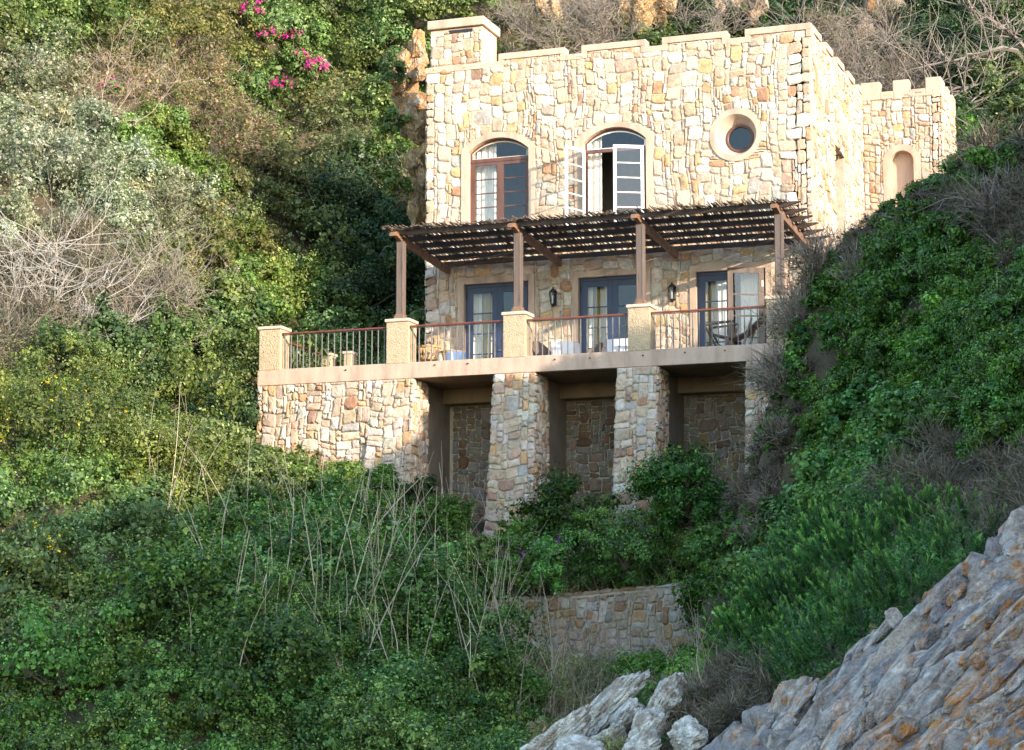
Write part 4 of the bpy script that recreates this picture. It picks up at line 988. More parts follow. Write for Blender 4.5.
for k, (px, py, D, sz, rot, lab) in enumerate([
  (555, 745, 36, (1.0, .6, .30), (0, -42, 10), 'pale quartz boulder at the bottom edge, lowest of the white rocks'),
  (602, 712, 37, (.95, .5, .26), (0, -46, 15), 'long tilted white boulder rising from the dry reeds'),
  (612, 742, 35.5, (.42, .4, .24), (0, -50, 20), 'rounded cream boulder below the long tilted white one'),
  (580, 752, 35, (.36, .5, .30), (0, -30, 70), 'small cream rock wedged between the two largest white boulders'),
  (650, 728, 34.5, (.46, .4, .24), (0, -50, 20), 'squat pale boulder right of the rounded cream one'),
  (668, 700, 35.5, (.52, .4, .26), (0, -58, 5), 'steep white boulder with a flat face under the creeping greenery'),
  (538, 760, 36.5, (.6, .5, .25), (0, -40, 0), 'pale rock cut by the bottom edge, leftmost of the white rocks'),
  (628, 722, 36, (.5, .4, .2), (0, -48, 10), 'narrow pale slab beside the long tilted white boulder'),
  (690, 735, 33.5, (.30, .4, .28), (0, -25, 50), 'grey white rock half hidden by dead twigs beside the lichen slope'),
  (640, 752, 34, (.34, .4, .26), (0, -30, 30), 'low pale rock at the bottom edge below the squat boulder')]):
    p = at_d(px, py, D); boulder('boulder', p, sz, rot, k*5+1, PALE, PALE2, lab, group='pale boulders at the foot of the slope', amt=.42)
p = at_d(716, 626+40, 31.5); boulder('boulder', hit(866, 640)+np.array([0, 0, .08]), (.12, .16, .12), (0, 10, 0), 91, (.42, .26, .16), (.30, .16, .09), 'small rusty brown stone at the edge of the spiky shrubs', group=None, sub=4)
# orange cliff showing beside and above the house
OR = (.50, .34, .17); OR2 = (.30, .16, .07)
gc = np.random.default_rng(4)
for (px, py, D, n_k, sz, ca, cb_, wd, hd) in [(408, 90, 71.5, 22, .42, (.42, .25, .12), (.40, .34, .28), 13, 50), (419, 170, 69.8, 16, .36, (.42, .30, .16), (.26, .19, .12), 8, 50),
      (645, 6, 84, 16, .5, OR, OR2, 26, 14), (735, 10, 84, 10, .45, (.36, .30, .25), OR, 26, 18), (880, 30, 83.5, 10, .5, (.34, .28, .23), (.22, .17, .13), 22, 30), (545, 10, 84, 5, .35, OR, (.3, .25, .2), 18, 10)]:
    it = []
    for _ in range(n_k):
        L = unit(np.array([gc.normal()*.25, gc.normal()*.25, 1.0])); T = unit(np.cross(L, gc.normal(size=3))); W = np.cross(L, T)
        it.append((at_d(px+gc.uniform(-wd, wd), py+gc.uniform(-hd, hd), D+gc.uniform(-.4, .6)), (L, W, T), (sz*gc.uniform(.7, 1.6), sz*gc.uniform(.4, .8), sz*gc.uniform(.5, .9)), int(gc.integers(1, 9999)), ca, cb_, 4, .6))
    slabs('cliff_rock', it)

# ------------------------------------------------------------------ undergrowth over the hillside (nobody could count it)
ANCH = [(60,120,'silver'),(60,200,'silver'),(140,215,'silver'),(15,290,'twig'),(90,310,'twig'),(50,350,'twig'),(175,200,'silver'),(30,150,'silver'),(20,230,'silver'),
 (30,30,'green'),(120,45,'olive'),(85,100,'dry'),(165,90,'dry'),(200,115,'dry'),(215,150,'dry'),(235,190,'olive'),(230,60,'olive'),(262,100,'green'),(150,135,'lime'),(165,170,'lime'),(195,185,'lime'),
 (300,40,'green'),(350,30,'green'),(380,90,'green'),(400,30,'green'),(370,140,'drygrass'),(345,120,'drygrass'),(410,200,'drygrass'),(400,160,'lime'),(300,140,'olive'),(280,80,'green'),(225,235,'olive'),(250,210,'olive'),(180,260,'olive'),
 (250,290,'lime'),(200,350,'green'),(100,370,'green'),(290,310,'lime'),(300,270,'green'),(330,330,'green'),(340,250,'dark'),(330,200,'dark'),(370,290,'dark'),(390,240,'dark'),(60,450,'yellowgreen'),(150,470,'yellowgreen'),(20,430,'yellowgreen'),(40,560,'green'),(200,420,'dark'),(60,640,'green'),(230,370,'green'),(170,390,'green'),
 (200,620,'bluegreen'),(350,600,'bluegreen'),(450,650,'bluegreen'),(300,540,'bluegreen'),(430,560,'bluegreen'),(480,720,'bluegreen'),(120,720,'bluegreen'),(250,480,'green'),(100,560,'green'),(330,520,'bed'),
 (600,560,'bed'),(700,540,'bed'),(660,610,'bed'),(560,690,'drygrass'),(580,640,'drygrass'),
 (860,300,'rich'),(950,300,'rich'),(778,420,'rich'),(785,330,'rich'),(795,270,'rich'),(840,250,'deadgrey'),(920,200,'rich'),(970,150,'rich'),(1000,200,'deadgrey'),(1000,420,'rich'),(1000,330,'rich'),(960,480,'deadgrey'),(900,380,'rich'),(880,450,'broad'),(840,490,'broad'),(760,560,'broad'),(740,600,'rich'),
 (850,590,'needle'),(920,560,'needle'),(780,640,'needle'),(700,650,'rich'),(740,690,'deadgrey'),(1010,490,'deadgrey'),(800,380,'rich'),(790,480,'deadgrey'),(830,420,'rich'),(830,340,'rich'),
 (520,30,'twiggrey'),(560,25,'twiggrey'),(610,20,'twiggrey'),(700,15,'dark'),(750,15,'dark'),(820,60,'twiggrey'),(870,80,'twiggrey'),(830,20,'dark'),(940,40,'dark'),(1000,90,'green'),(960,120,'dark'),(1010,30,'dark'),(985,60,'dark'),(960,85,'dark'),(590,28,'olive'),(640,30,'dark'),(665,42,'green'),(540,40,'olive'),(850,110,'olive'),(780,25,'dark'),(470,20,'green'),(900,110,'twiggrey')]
AX = np.array([(a[0], a[1]) for a in ANCH], float)
rng = np.random.default_rng(21)
# coarse depth buffer of the bare hill
gpx, gpy, gd = project(np.stack([gx, gy, GZ], -1)); okm = gd > 15
ZB = {}
for a, b, c in zip((gpx[okm]//24).astype(int), (gpy[okm]//24).astype(int), gd[okm]):
    if (a, b) not in ZB or ZB[(a, b)] > c: ZB[(a, b)] = c
cand = np.c_[rng.uniform(-50, 14, 120000), rng.uniform(18, 104, 120000)]
cz = tz(cand[:, 0], cand[:, 1]); cn = tn(cand[:, 0], cand[:, 1]); C3 = np.c_[cand, cz]
cpx, cpy, cdp = project(C3)
ok = (cpx > -170) & (cpx < 1230) & (cpy > -75) & (cpy < 800) & (cdp > 18)
ok &= ~((cand[:, 0] > -28.3) & (cand[:, 0] < -12.2) & (cand[:, 1] > 56.2) & (cand[:, 1] < 69) & ~((cand[:, 0] < -24.9) & (cand[:, 1] > 62.6)))
ok &= ~((cand[:, 0] > -13.5) & (cand[:, 0] < -9.8) & (cand[:, 1] > 67.4) & (cand[:, 1] < 72))
ok &= ~inp(ROCKP, cpx, cpy+4)
ok &= ~((cand[:, 0] > -20.2) & (cand[:, 0] < -14.0) & (np.abs(cand[:, 1]-53.4) < .9))
vis = np.array([ZB.get((int(a//24), int(b//24)), 99)+7 > c for a, b, c in zip(cpx, cpy, cdp)]); ok &= vis
# thin out to an even cover per surface area, denser (smaller bushes) near the camera
C3 = C3[ok]; cn = cn[ok]; cpx = cpx[ok]; cpy = cpy[ok]; cdp = cdp[ok]
rad = np.clip(cdp*.0185, .42, 1.45)*rng.uniform(.55, 1.5, len(C3))
rad = np.where((cpx > 735) & (cpy < 470), rad*.72, rad)
fr_ = (cpx > 350) & (cpx < 720) & (cpy > 500) & (C3[:, 1] > 50)
rad = np.where(fr_, rad*.55, rad); rad = np.where((cpx > 240) & (cpx < 420) & (C3[:, 1] > 55) & (C3[:, 1] < 58.5), rad*.5, rad)
rad = np.where((cpx > 500) & (cpx < 730) & (cpy > 640), rad*.55, rad)
rad = np.where((cpx > 690) & (cpy > 560) & (cdp < 45), rad*.8, rad)
steep = 1/np.maximum(cn[:, 2], .25)
keep = []; cell = {}
for i in np.argsort(-rng.uniform(0, 1, len(C3))*steep):
    p = C3[i]; key = (int(p[0]//1.5), int(p[1]//1.5), int(p[2]//1.5)); bad = False
    for a in (-1, 0, 1):
        for b in (-1, 0, 1):
            for c in (-1, 0, 1):
                for j in cell.get((key[0]+a, key[1]+b, key[2]+c), ()):
                    if ((C3[j]-p)**2).sum() < (.50*(rad[i]+rad[j]))**2: bad = True; break
                if bad: break
            if bad: break
        if bad: break
    if not bad: keep.append(i); cell.setdefault(key, []).append(i)
print('bushes', len(keep))
BED = (lambda p: (p[0] > -21.5) and (p[0] < -12.5) and (p[1] > 53.9) and (p[1] < 57))
OUTV = {'undergrowth': [], 'creeping_plants': [], 'mound_foliage': []}; 
SKIP = []
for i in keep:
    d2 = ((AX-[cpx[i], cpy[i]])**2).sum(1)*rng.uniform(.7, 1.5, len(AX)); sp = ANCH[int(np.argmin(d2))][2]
    r_ = rad[i]; 
    n_l = int(62*np.clip((r_/(cdp[i]*.0165))**.5, .6, 1.4)); ncl = 24
    px_leaf = np.clip(cdp[i]/52, .78, 1.3)
    lift_ = rng.uniform(-.1, .65)
    if cpx[i] > 735 and cpy[i] < 575 and cdp[i] < 64:          # keep the last pier, pillar and tower clear
        rp = F/cdp[i]
        room = (cpx[i]-np.interp(cpy[i], [120, 180, 240, 300, 360, 430, 500, 540, 575], [985, 930, 860, 812, 800, 803, 788, 765, 735]))/rp
        if cpy[i] < 300: room = min(room, (cpy[i]-np.interp(cpx[i], [800, 850, 900, 950, 985, 1030], [300, 255, 222, 165, 120, 90]))/rp)
        r_ = min(r_, max(room, .0)*.85)
        rad[i] = max(r_, .3)
        if r_ < .22:
            if room < -1.6: continue
            r_ = rng.uniform(.2, .34); sp = ('deadgrey', 'dry', 'rich')[int(rng.integers(0, 3))]; lift_ = 0
    if 180 < cpx[i] < 275 and 340 < cpy[i] < 465 and cdp[i] < 66:
        r_ = min(r_, max(252-cpx[i], 4)*cdp[i]/F)
        rad[i] = max(r_, .3)
        if r_ < .15: continue
    if 470 < cpx[i] <= 600 and 575 < cpy[i] < 720 and cdp[i] < 52.8:
        rp = F/cdp[i]; r_ = min(r_, max((500-cpx[i])/rp, (cpy[i]-648)/rp, .12))
    if 600 < cpx[i] < 765 and 560 < cpy[i] < 720 and cdp[i] < 52.6:      # keep the garden wall in view
        rp = F/cdp[i]; room = max((cpx[i]-708)/rp, (cpy[i]-652)/rp)
        r_ = min(r_, max(room, .12)*.9)
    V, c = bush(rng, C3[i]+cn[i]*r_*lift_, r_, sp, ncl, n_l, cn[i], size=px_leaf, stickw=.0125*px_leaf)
    key = 'creeping_plants' if cpx[i] > 715 and cpy[i] > 130 and cdp[i] < 66 else ('mound_foliage' if cpy[i] > 480 else 'undergrowth')
    OUTV[key].append((V, c))
    if sp == 'needle':
        V, c = shoots(rng, C3[i]+cn[i]*r_*.25, r_*1.1, 9, hgt=.5, per=80); OUTV[key].append((V, c))
# low growth closing the gaps between the bushes
cnt = 0
for i in rng.permutation(len(C3))[:26000]:
    p = C3[i]; key = (int(p[0]//1.5), int(p[1]//1.5), int(p[2]//1.5)); bad = False
    for a in (-1, 0, 1):
        for b in (-1, 0, 1):
            for c in (-1, 0, 1):
                for j in cell.get((key[0]+a, key[1]+b, key[2]+c), ()):
                    if ((C3[j]-p)**2).sum() < (.72*rad[j])**2: bad = True; break
                if bad: break
            if bad: break
        if bad: break
    if bad: continue
    rad[i] = rng.uniform(.3, .5); cell.setdefault(key, []).append(i); cnt += 1
    if cnt > 3200: break
    d2 = ((AX-[cpx[i], cpy[i]])**2).sum(1)*rng.uniform(.7, 1.5, len(AX)); sp = ANCH[int(np.argmin(d2))][2]
    if 600 < cpx[i] < 765 and 560 < cpy[i] < 650 and cdp[i] < 52.6: continue
    V, c = bush(rng, C3[i], rad[i], sp, 9, 45, cn[i], size=np.clip(cdp[i]/52, .78, 1.2), squash=.7)
    OUTV['creeping_plants' if cpx[i] > 715 and cpy[i] > 130 and cdp[i] < 66 else ('mound_foliage' if cpy[i] > 480 else 'undergrowth')].append((V, c))
print('fill', cnt)
# tufts rooted along the top edge of the rock
for k in range(60):
    t = rng.uniform(0, 9.99); a, b = ROCKP[int(t)+1], ROCKP[int(t)+2]; f = t-int(t)
    p = hit(a[0]+(b[0]-a[0])*f+rng.normal()*10, a[1]+(b[1]-a[1])*f+rng.uniform(-6, 22)); sp = ('rich', 'dry', 'deadgrey', 'broad', 'drygrass')[int(rng.integers(0, 5))]
    V, c = bush(rng, p+np.array([0, 0, .12]), rng.uniform(.10, .26), sp, 8, 34, size=.7, stickw=.008); OUTV['creeping_plants'].append((V, c))
for k, l in OUTV.items():
    V = np.concatenate([a for a, _ in l]); c = np.concatenate([b for _, b in l]); print(k, len(V)//4)
    link(k, quads_mesh(k, V, 4, c, 'leaf'), kind='stuff')

# ------------------------------------------------------------------ shrub builders: crown and stems are parts
def branches(rng_, base, tips, r0=.04, n=5, wob=.12, twigs=2, mb=None, col=(.13, .10, .075)):
    mb = mb or MB(); mb.cc = col
    for t in tips:
        base_ = Vector(base); t = Vector(t); L = (t-base_).length
        side = Vector([rng_.uniform(-1, 1) for _ in range(3)])*L*wob
        pts = []
        for k in range(n+1):
            s = k/n; pts.append(base_.lerp(t, s)+side*math.sin(s*math.pi)+Vector([rng_.uniform(-1, 1) for _ in range(3)])*L*.04*(s > 0))
        mb.tube(pts, [r0*(1-.82*k/n)+.003 for k in range(n+1)], 4, cap=False)
        for _ in range(twigs):
            k = rng_.randint(2, n); p = pts[k]; dv = (pts[k]-pts[k-1]).normalized()+Vector([rng_.uniform(-.9, .9) for _ in range(3)])
            l = L*rng_.uniform(.12, .3); q1 = p+dv*l*.5+Vector([rng_.uniform(-.1, .1)*l for _ in range(3)]); q2 = q1+(dv+Vector([rng_.uniform(-.5, .5) for _ in range(3)]))*l*.5
            mb.tube([p, q1, q2], [r0*.22+.002, r0*.15+.002, .002], 3, cap=False)
    return mb
def dome_tips(rng_, C, r, n, sq=.85, lean=(0, 0, 0)):
    T = []
    for _ in range(n):
        a = rng_.uniform(0, 2*math.pi); e = rng_.uniform(.05, 1.45); q = r*rng_.uniform(.6, 1.0)
        T.append(Vector(C)+Vector((math.cos(a)*math.cos(e)*q, math.sin(a)*math.cos(e)*q, math.sin(e)*q*sq))+Vector(lean))
    return T
def shrub(name, cat, px, py, r, sp, label, ncl=26, nl=80, sq=.9, size=1.0, tone=1.0, stems=9, group=None, lift=.35, D=None, twigs=2, flowers=None, stemcol=(.12, .095, .07), needle=0, wide=1.0, stemr=.03):
    p = hit(px, py) if D is None else at_d(px, py, D)
    r_ = random.Random(px*31+py); g = np.random.default_rng(px*17+py)
    n_ = tn(p[0], p[1]) if D is None else np.array([0, -.4, .9])
    t = thing(name, tuple(p), label, cat, group)
    C = p+np.array([0, 0, r*lift]) if D is not None else p+n_*r*lift
    V, c = bush(g, C, r, sp, ncl, nl, (0, 0, 1), sq, tone, size, low=(-.95 if D is not None else -.4))
    if needle:
        V2, c2 = shoots(g, C, r*1.05, int(needle*.6), hgt=.5, per=80); V = np.r_[V, V2]; c = np.r_[c, c2]
    if wide != 1: V[:, 0] = (V[:, 0]-C[0])*wide+C[0]
    if stems:
        b = branches(r_, p-np.array([0, 0, .2]), dome_tips(r_, C, r*1.0, stems, sq), r0=stemr*max(.6, r), twigs=twigs, col=stemcol)
        b.build('stems', 'bark', t)
    if flowers:
        colr, nf, fs = flowers
        u = unit(g.normal(size=(nf, 3))); u[:, 2] = np.abs(u[:, 2]); u[:, 1] = -np.abs(u[:, 1])*.8
        P = C+u*r*g.uniform(.8, 1.12, (nf, 1))*np.array([wide, 1, sq]); kk = np.repeat(np.arange(nf), 5)
        PP = P[kk]+g.normal(size=(len(kk), 3))*fs*.5
        V2 = leafquads(g, PP, unit(u)[kk], fs, .8); V = np.r_[V, V2]; c = np.r_[c, np.array(colr)*g.uniform(.8, 1.2, (len(V2)//4, 1))]
    link('foliage', quads_mesh('foliage', V, 4, c, 'leaf'), t)
    return t
G1 = 'shrubs over the hillside'
PURP = (.35, .12, .42); YEL = (.65, .48, .03); MAG = (.62, .03, .30)
#  upper left, sunlit
S = shrub
S('shrub','shrub',52,190,1.9,'silver','largest silver grey shrub above the bare grey thicket on the left',40,95,stems=16,stemcol=(.30,.27,.24),group=G1)
S('shrub','shrub',150,235,1.5,'silver','silver leaved shrub right of the largest silver one, over a tan thicket',34,90,stems=14,stemcol=(.30,.27,.24),group=G1)
S('shrub','shrub',25,110,1.3,'silver','silver grey shrub at the left edge high on the slope',26,85,stems=8,stemcol=(.30,.27,.24),group=G1)
S('shrub','shrub',120,150,1.1,'silver','small pale grey shrub between dry brush and the silver thicket',22,80,stems=7,stemcol=(.30,.27,.24),group=G1)
S('shrub','shrub',215,300,1.1,'silver','grey green shrub in the middle of the left slope',22,85,stems=7,stemcol=(.30,.27,.24),group=G1,tone=.8)
S('shrub','shrub',120,290,1.0,'silver','dusty grey shrub just right of the bare branch tangle',20,70,stems=10,stemcol=(.30,.27,.24),group=G1,tone=.85)
S('shrub','shrub',40,25,1.7,'green','rounded green shrub in the top left corner of the slope',30,95,stems=5,group=G1)
S('shrub','shrub',112,28,1.5,'green','leafy green shrub along the top left, beside the dry brush',28,90,stems=5,group=G1,tone=.9)
S('shrub','shrub',185,60,1.5,'olive','olive shrub above the brown dry patch',28,90,stems=8,group=G1)
S('shrub','shrub',155,135,.9,'lime','fresh lime green bush within the dry brown patch',20,80,stems=4,group=G1)
S('shrub','shrub',205,180,.8,'lime','small lime bush below the dry brown patch',18,80,stems=4,group=G1)
S('shrub','shrub',330,25,2.0,'green','broad rounded green shrub at the top beside the magenta flowers',36,110,stems=5,group=G1)
for py_,D_,r__,lb_ in [(75,70.6,.55,'topmost green tuft on the orange cliff beside the chimney'),(128,70.2,.5,'small green shrub growing halfway up the orange cliff'),(188,69.4,.55,'lowest green shrub on the orange cliff, at the house corner')]:
    S('shrub','shrub',393,py_,r__,'green',lb_,20,80,stems=3,D=D_,group='shrubs on the orange cliff')
S('shrub','shrub',375,75,1.6,'green','dense green shrub hanging over the orange cliff left of the chimney',30,100,stems=5,group=G1,tone=.85)
S('shrub','shrub',405,22,1.2,'green','green shrub at the top directly left of the chimney',24,90,stems=4,group=G1)
S('shrub','shrub',258,175,1.2,'olive','olive shrub left of the dark shaded tree',24,90,stems=6,group=G1)
S('shrub','shrub',398,165,.7,'lime','bright green tuft beside the orange cliff at the house corner',16,80,stems=3,group=G1)
S('shrub','shrub',225,250,1.2,'lime','yellowish green shrub sloping down towards the terrace',26,90,stems=5,group=G1)
S('shrub','shrub',285,300,1.4,'lime','sunlit yellowish shrub just above the left end of the terrace',32,100,stems=6,group=G1)
S('shrub','shrub',222,345,1.0,'green','glossy green shrub left of the first terrace pier',28,95,stems=4,group=G1)
S('shrub','shrub',190,380,1.4,'green','large leafy green shrub below the sunlit yellowish one',30,95,stems=4,group=G1)
S('shrub','shrub',120,385,1.2,'green','green shrub under the bare grey thicket',26,95,stems=4,group=G1)
S('shrub','shrub',50,385,1.2,'green','dark glossy shrub at the left edge under the bare thicket',26,90,stems=5,group=G1,tone=.7)
S('shrub','shrub',208,428,1.0,'dark','dark shaded shrub beside the stone wall below the terrace end',26,95,stems=4,group=G1)
S('shrub','shrub',55,470,1.7,'yellowgreen','big sunlit yellow green shrub at the left edge',44,130,stems=6,group=G1,flowers=(YEL,26,.045))
S('shrub','shrub',140,495,1.4,'yellowgreen','sunlit yellow green shrub right of the big one, above the dark mound',38,125,stems=6,group=G1)
S('shrub','shrub',25,600,1.3,'green','shaded green shrub with yellow specks at the lower left edge',32,110,stems=5,group=G1,flowers=(YEL,40,.04))
S('shrub','shrub',70,690,1.4,'bed','shaded leafy shrub in the bottom left corner',34,115,stems=5,group=G1)
# the broad blue green mound
for px,py,r,lab in [(180,640,1.8,'broad blue green shrub forming the left shoulder of the lower mound'),(290,590,1.7,'blue green shrub crowning the lower mound'),(260,700,1.5,'blue green shrub at the bottom below the mound crown'),
   (390,640,1.6,'blue green shrub behind the leaning dry stems'),(470,700,1.4,'blue green shrub at the bottom among dry stems'),(350,550,1.2,'low green shrub under the stone wall, in front of the reddish bush'),(450,590,1.1,'green shrub below the left bay with dry stems rising from it'),(380,730,1.2,'shaded shrub at the bottom edge in the middle of the mound')]:
    S('shrub','shrub',px,py,r,'bluegreen',lab,40,125,stems=3,group='blue green shrubs of the lower mound',sq=.75,flowers=(YEL,10,.04) if py<600 else None)
# against the building
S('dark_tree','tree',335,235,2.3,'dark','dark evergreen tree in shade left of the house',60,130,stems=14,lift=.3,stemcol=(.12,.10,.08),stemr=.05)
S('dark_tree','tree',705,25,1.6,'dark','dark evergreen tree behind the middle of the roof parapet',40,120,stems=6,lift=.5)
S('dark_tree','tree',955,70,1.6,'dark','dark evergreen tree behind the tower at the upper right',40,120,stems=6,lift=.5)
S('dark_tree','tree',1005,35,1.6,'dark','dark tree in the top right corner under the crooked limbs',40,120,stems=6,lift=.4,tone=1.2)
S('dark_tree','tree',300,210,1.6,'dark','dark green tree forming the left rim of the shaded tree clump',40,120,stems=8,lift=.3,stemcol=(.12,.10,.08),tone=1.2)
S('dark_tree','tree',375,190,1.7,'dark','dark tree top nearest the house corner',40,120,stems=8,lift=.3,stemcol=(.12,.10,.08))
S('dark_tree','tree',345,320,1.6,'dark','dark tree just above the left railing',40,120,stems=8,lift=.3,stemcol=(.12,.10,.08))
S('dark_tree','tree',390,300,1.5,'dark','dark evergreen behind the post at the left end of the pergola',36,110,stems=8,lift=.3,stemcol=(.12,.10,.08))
S('shrub','shrub',318,478,.62,'dry','reddish leaved sprawling bush against the sunlit stone wall',22,50,stems=14,D=60.2,tone=.85)
S('shrub','shrub',418,500,.62,'green','small green bush in front of the leftmost battered pier',22,60,stems=8,D=59.6,tone=.8)
S('shrub','shrub',232,478,.6,'dark','dark bush at the left foot of the stone wall',20,90,stems=3,D=61)
S('bushy_shrub','shrub',566,535,1.25,'rich','dark round shrub between the second and third stone piers',60,130,D=58.0,stems=8,tone=.62)
S('bushy_shrub','shrub',688,505,1.35,'rich','dense dark shrub with yellowish tips in front of the right bay',66,135,D=57.0,stems=9,tone=.66,flowers=((.25,.28,.05),26,.07))
S('flowering_shrub','shrub',548,572,.75,'bed','lime shrub with small purple flowers, leftmost in the bed',36,90,D=55.6,stems=10,flowers=(PURP,40,.03),tone=1.35,group='purple flowering shrubs')
S('flowering_shrub','shrub',625,562,.95,'bed','wider green shrub with purple flowers in the middle of the bed',48,100,D=55.4,stems=10,flowers=(PURP,46,.03),group='purple flowering shrubs')
S('shrub','shrub',700,560,.8,'bed','low green shrub at the right end of the bed above the garden wall',28,100,D=55,stems=3,sq=.7)
for px_,py_,r__,lb_ in [(590,580,.6,'low leafy shrub between the two purple flowering shrubs'),(665,575,.7,'green shrub behind the middle of the garden wall'),(728,565,.6,'leafy shrub at the foot of the last stone pier'),(600,540,.7,'green shrub below the dark round one'),(655,535,.7,'green shrub at the foot of the third stone pier'),(520,548,.6,'low shrub against the foot of the second stone pier'),(480,560,.6,'low green shrub in front of the left bay'),(450,520,.6,'green shrub among dry stems under the left bay')]:
    S('shrub','shrub',px_,py_,r__,'bed',lb_,40,95,D=56.6 if py_>538 else 57.6,stems=4,group='leafy shrubs in the bed below the pillars',tone=.95)
S('shrub','shrub',510,575,.7,'bed','low green shrub at the left end of the garden wall',24,90,D=56,stems=5,flowers=(PURP,16,.03))
# right slope, in shade
GR = 'shrubs on the shaded right slope'
for px,py,r,lab in [(786,440,.55,'low tuft of bare twigs at the foot of the last stone pier'),(778,505,.55,'lowest tuft of bare twigs, right of the dense dark shrub'),(792,388,.5,'small tuft of bare twigs just under the terrace end'),(765,540,.5,'bare twigs between the last stone pier and the broad leaved creeper')]:
    S('bare_bush','shrub',px,py,r,'deadgrey',lab,20,100,stems=30,twigs=5,stemcol=(.30,.24,.20),stemr=.02,group='bare twiggy bushes on the right slope')
for px,py,D_,r,lab in [(780,470,52.0,1.1,'bare grey twiggy bush hanging beside the rightmost stone pier'),(788,400,51.5,1.1,'bare twiggy bush overlapping the right end of the terrace'),(800,335,51.3,1.0,'grey leafless bush beside the last terrace pier'),(820,282,51,.9,'grey leafless bush reaching up in front of the right wall'),(745,500,54.8,.5,'small spray of bare twigs across the last stone pier')]:
    S('bare_bush','shrub',px,py,r,'deadgrey',lab,28,130,D=D_,stems=80,twigs=6,stemcol=(.30,.24,.20),stemr=.022,group='bare twiggy bushes on the right slope')
for px,py,r,sp,lab,kw in [
  (868,285,.7,'deadgrey','dead twiggy bush below the arched niche',dict(nl=60,stems=36,twigs=5)),
  (1005,225,1.1,'deadgrey','dead twiggy bush at the right edge among green leaves',dict(nl=60,stems=34,twigs=5)),
  (935,275,.7,'rich','bright leafy shrub in front of the tower niche',dict(size=1.2)),
  (1008,185,.8,'rich','tall leafy shrub to the right of the tower',dict(size=1.2)),
  (968,250,.7,'rich','fresh green shrub below the tower corner',dict(size=1.1)),
  (885,340,.8,'rich','feathery green shrub high on the right slope',dict()),
  (960,340,.9,'rich','leafy green shrub near the right edge halfway up the slope',dict()),
  (1015,330,.7,'lime','pale green shrub touching the right edge',dict(tone=.8)),
  (850,420,.75,'rich','green shrub right of the bare twigs on the middle slope',dict()),
  (925,430,.75,'broad','shrub with round broad leaves on the middle slope',dict()),
  (1000,420,.6,'rich','low bright shrub at the right edge above the dead grass',dict(size=.8)),
  (800,540,.8,'broad','broad leaved shrub left of the spiky shrubs',dict()),
  (768,615,.6,'broad','broad leaved creeper spilling over the right end of the garden wall',dict()),
  (785,575,.5,'rich','feathery green shrub beneath the bare twigs by the last pier',dict()),
  (708,672,.4,'rich','fine leaved creeper hanging above the white boulders',dict())]:
    kw = dict(dict(nl=90, stems=5, ncl=28), **kw)
    S('bare_bush' if sp=='deadgrey' else 'shrub','shrub',px,py,r,sp,lab,group='bare twiggy bushes on the right slope' if sp=='deadgrey' else GR,stemcol=(.20,.17,.155) if sp=='deadgrey' else (.2,.16,.12),**kw)
for px,py,r,n,lab in [(870,585,.8,170,'large spiky green shrub above the lichened rock'),(935,545,.55,110,'spiky green shrub higher up nearest the right edge'),(800,625,.65,130,'spiky green shrub left of the large one'),(830,560,.6,110,'spiky green shrub behind the large one'),(760,655,.5,90,'lowest spiky green shrub next to dead grey twigs')]:
    S('spiky_shrub','shrub',px,py,r,'needle',lab,18,40,stems=4,needle=n,group='spiky shrubs over the rock')
# bougainvillea
for px,py,r,nf,lab in [(252,20,.5,26,'magenta bougainvillea spray highest on the slope'),(268,42,.4,18,'small magenta spray under the highest one'),(292,46,.5,34,'magenta bougainvillea spray in the middle of the row of sprays'),(316,76,.5,44,'brightest magenta bougainvillea spray, nearest the chimney'),(282,92,.4,26,'magenta bougainvillea spray hanging lowest'),(300,62,.35,16,'loose magenta spray between two fuller ones'),(110,92,.3,6,'tiny magenta flower tuft in the dry brush')]:
    S('bougainvillea','climber',px,py,r,'green',lab,16,70,stems=4,lift=.4,D=float(project(hit(px,py))[2])-2.6,flowers=(MAG,nf,.085),group='bougainvillea on the hillside')
# dead wood
def dead_tree(px, py, D, label, tips, r0, col, seed, twigs=5, cat='dead tree', name='dead_tree', kids=4):
    p = at_d(px, py, D); t = thing(name, tuple(p), label, cat)
    r_ = random.Random(seed); T = [at_d(*q) for q in tips]
    b = branches(r_, p, T, r0=r0, n=9, wob=.14, twigs=twigs, col=col)
    b.build('limbs', 'bark', t)
    m = MB()
    for q in T:
        for _ in range(kids):
            s = Vector(p).lerp(Vector(q), r_.uniform(.35, 1)); L = (Vector(q)-Vector(p)).length*.45
            tt = [s+Vector((r_.uniform(-1, 1), r_.uniform(-1, .6), r_.uniform(-.3, 1)))*L for _ in range(3)]
            branches(r_, s, tt, r0=r0*.3, n=5, wob=.2, twigs=4, mb=m, col=col)
    m.build('twigs', 'bark', t)
GREY = (.20, .175, .155)
dead_tree(1040,60,80,'grey dead tree with crooked limbs at the upper right edge',[(925,105,78),(945,60,78),(990,20,80),(900,150,77),(960,5,81)],.10,GREY,3,kids=7)
dead_tree(905,135,80,'pale leafless scrub tree above the tower',[(850,40,80),(810,70,79),(880,10,81),(930,60,80),(840,100,78),(790,30,80),(865,70,78)],.04,GREY,5,kids=16)
dead_tree(560,60,80,'pale leafless branches behind the parapet',[(510,15,80),(545,5,79),(600,10,80),(640,30,80),(580,-10,81),(525,35,79),(620,-5,80)],.03,GREY,7,kids=16)
dead_tree(700,45,80,'thin leafless branches over the middle of the parapet',[(670,0,80),(720,5,79),(760,20,80),(740,-10,81)],.03,GREY,8,kids=12)
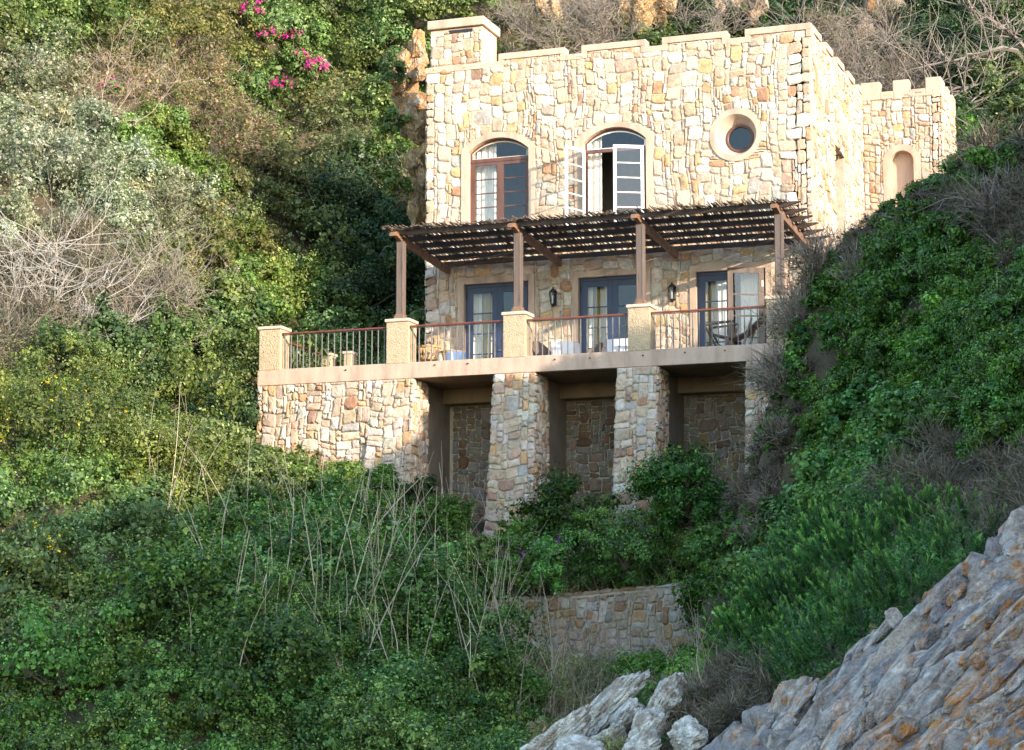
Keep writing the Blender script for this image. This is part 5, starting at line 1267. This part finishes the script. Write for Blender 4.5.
dead_tree(35,395,56,'tangled bare grey tree at the left edge',[(5,300,57),(60,280,57),(90,320,57),(110,270,58),(20,250,58),(60,230,58),(130,330,58),(-20,330,57),(80,370,55),(10,350,55)],.035,(.36,.335,.30),9,kids=14)
dead_tree(165,345,60,'bare tan branched tree below the silver shrubs',[(130,270,60),(180,250,60),(110,300,59),(200,280,60),(150,230,61),(90,270,60),(210,330,60)],.028,(.24,.21,.17),10,kids=12)
dead_tree(105,120,68,'dry tan branches on the upper left slope',[(80,70,69),(110,50,70),(140,80,69),(75,105,68),(130,110,68),(180,80,70)],.014,(.30,.235,.18),11,kids=8)
# dry reeds standing in the mound
def reeds(name, n, region, hl, seed, cols, lean=.12, w=.016, D=None, curve=.3, lift=0):
    g = np.random.default_rng(seed); V = []; C = []
    for _ in range(n):
        px, py = region(g); p = hit(px, py)+np.array([0, 0, lift]); h = g.uniform(*hl)
        d = unit(np.array([g.normal()*lean, g.normal()*lean, 1.0])); bend = np.array([g.normal(), g.normal(), -.2])*curve*h*.3
        pts = [p+d*h*s+bend*s*s for s in np.linspace(0, 1, 6)]; c = np.array(cols[g.integers(0, len(cols))])*g.uniform(.75, 1.15)
        s = unit(np.cross(d, np.array([0, 1, .0])+g.normal(size=3)*.3))
        ww = w*g.uniform(.7, 1.3)*np.linspace(1, .35, 6)
        s2 = unit(np.cross(d, s))
        for side in (s, s2):
            for k in range(5): V.append([pts[k]-side*ww[k]/2, pts[k]+side*ww[k]/2, pts[k+1]+side*ww[k+1]/2, pts[k+1]-side*ww[k+1]/2]); C.append(c)
        for _k in range(int(g.integers(0, 5))):   # broken leaf blades
            k = g.integers(1, 5); dd = unit(np.array([g.normal(), g.normal(), g.uniform(-.8, .5)])); l = g.uniform(.12, .4)*min(1, h)
            e = pts[k]+dd*l; V.append([pts[k]-s*w*.4, pts[k]+s*w*.4, e+s*w*.15, e-s*w*.15]); C.append(c)
    V = np.array(V).reshape(-1, 3)
    link(name, quads_mesh(name, V, 4, np.array(C), 'leaf'), kind='stuff')
STR = [(.52, .45, .34), (.42, .36, .27), (.60, .53, .42), (.34, .29, .22)]
def rgn(*boxes):
    w = np.array([b[4] for b in boxes], float); w /= w.sum()
    def f(g):
        b = boxes[g.choice(len(boxes), p=w)]; return g.uniform(b[0], b[2]), g.uniform(b[1], b[3])
    return f
reeds('dry_reeds', 230, rgn((280,540,520,620,4),(340,600,540,730,5),(180,600,330,745,1),(150,470,260,580,.5),(480,650,560,748,2)), (1.2, 2.9), 3, STR, lean=.2, w=.025, lift=.45, curve=.5)
reeds('dry_grass', 900, rgn((490,640,600,735,6),(590,600,700,690,2),(640,660,720,720,1)), (.5, 1.5), 4, STR, lean=.28, w=.018, curve=.9)
reeds('dead_grass', 700, rgn((690,660,810,740,4),(930,450,1024,540,3),(860,500,960,560,1),(800,650,870,700,1)), (.15, .5), 5, [(.20,.175,.155),(.26,.23,.2),(.15,.13,.12)], lean=.9, w=.008, curve=1.5)
reeds('rock_grass', 90, rgn((985,585,1024,640,3),(840,600,880,625,1.5),(990,620,1010,660,1)), (.08, .22), 8, [(.10,.20,.05),(.13,.24,.07),(.22,.2,.12)], lean=.6, w=.012, curve=.9)
reeds('green_grass', 160, rgn((930,240,1010,420,3),(850,380,930,480,1)), (.3, .8), 6, [(.07,.16,.04),(.09,.2,.05)], lean=.25, w=.02, curve=.9)
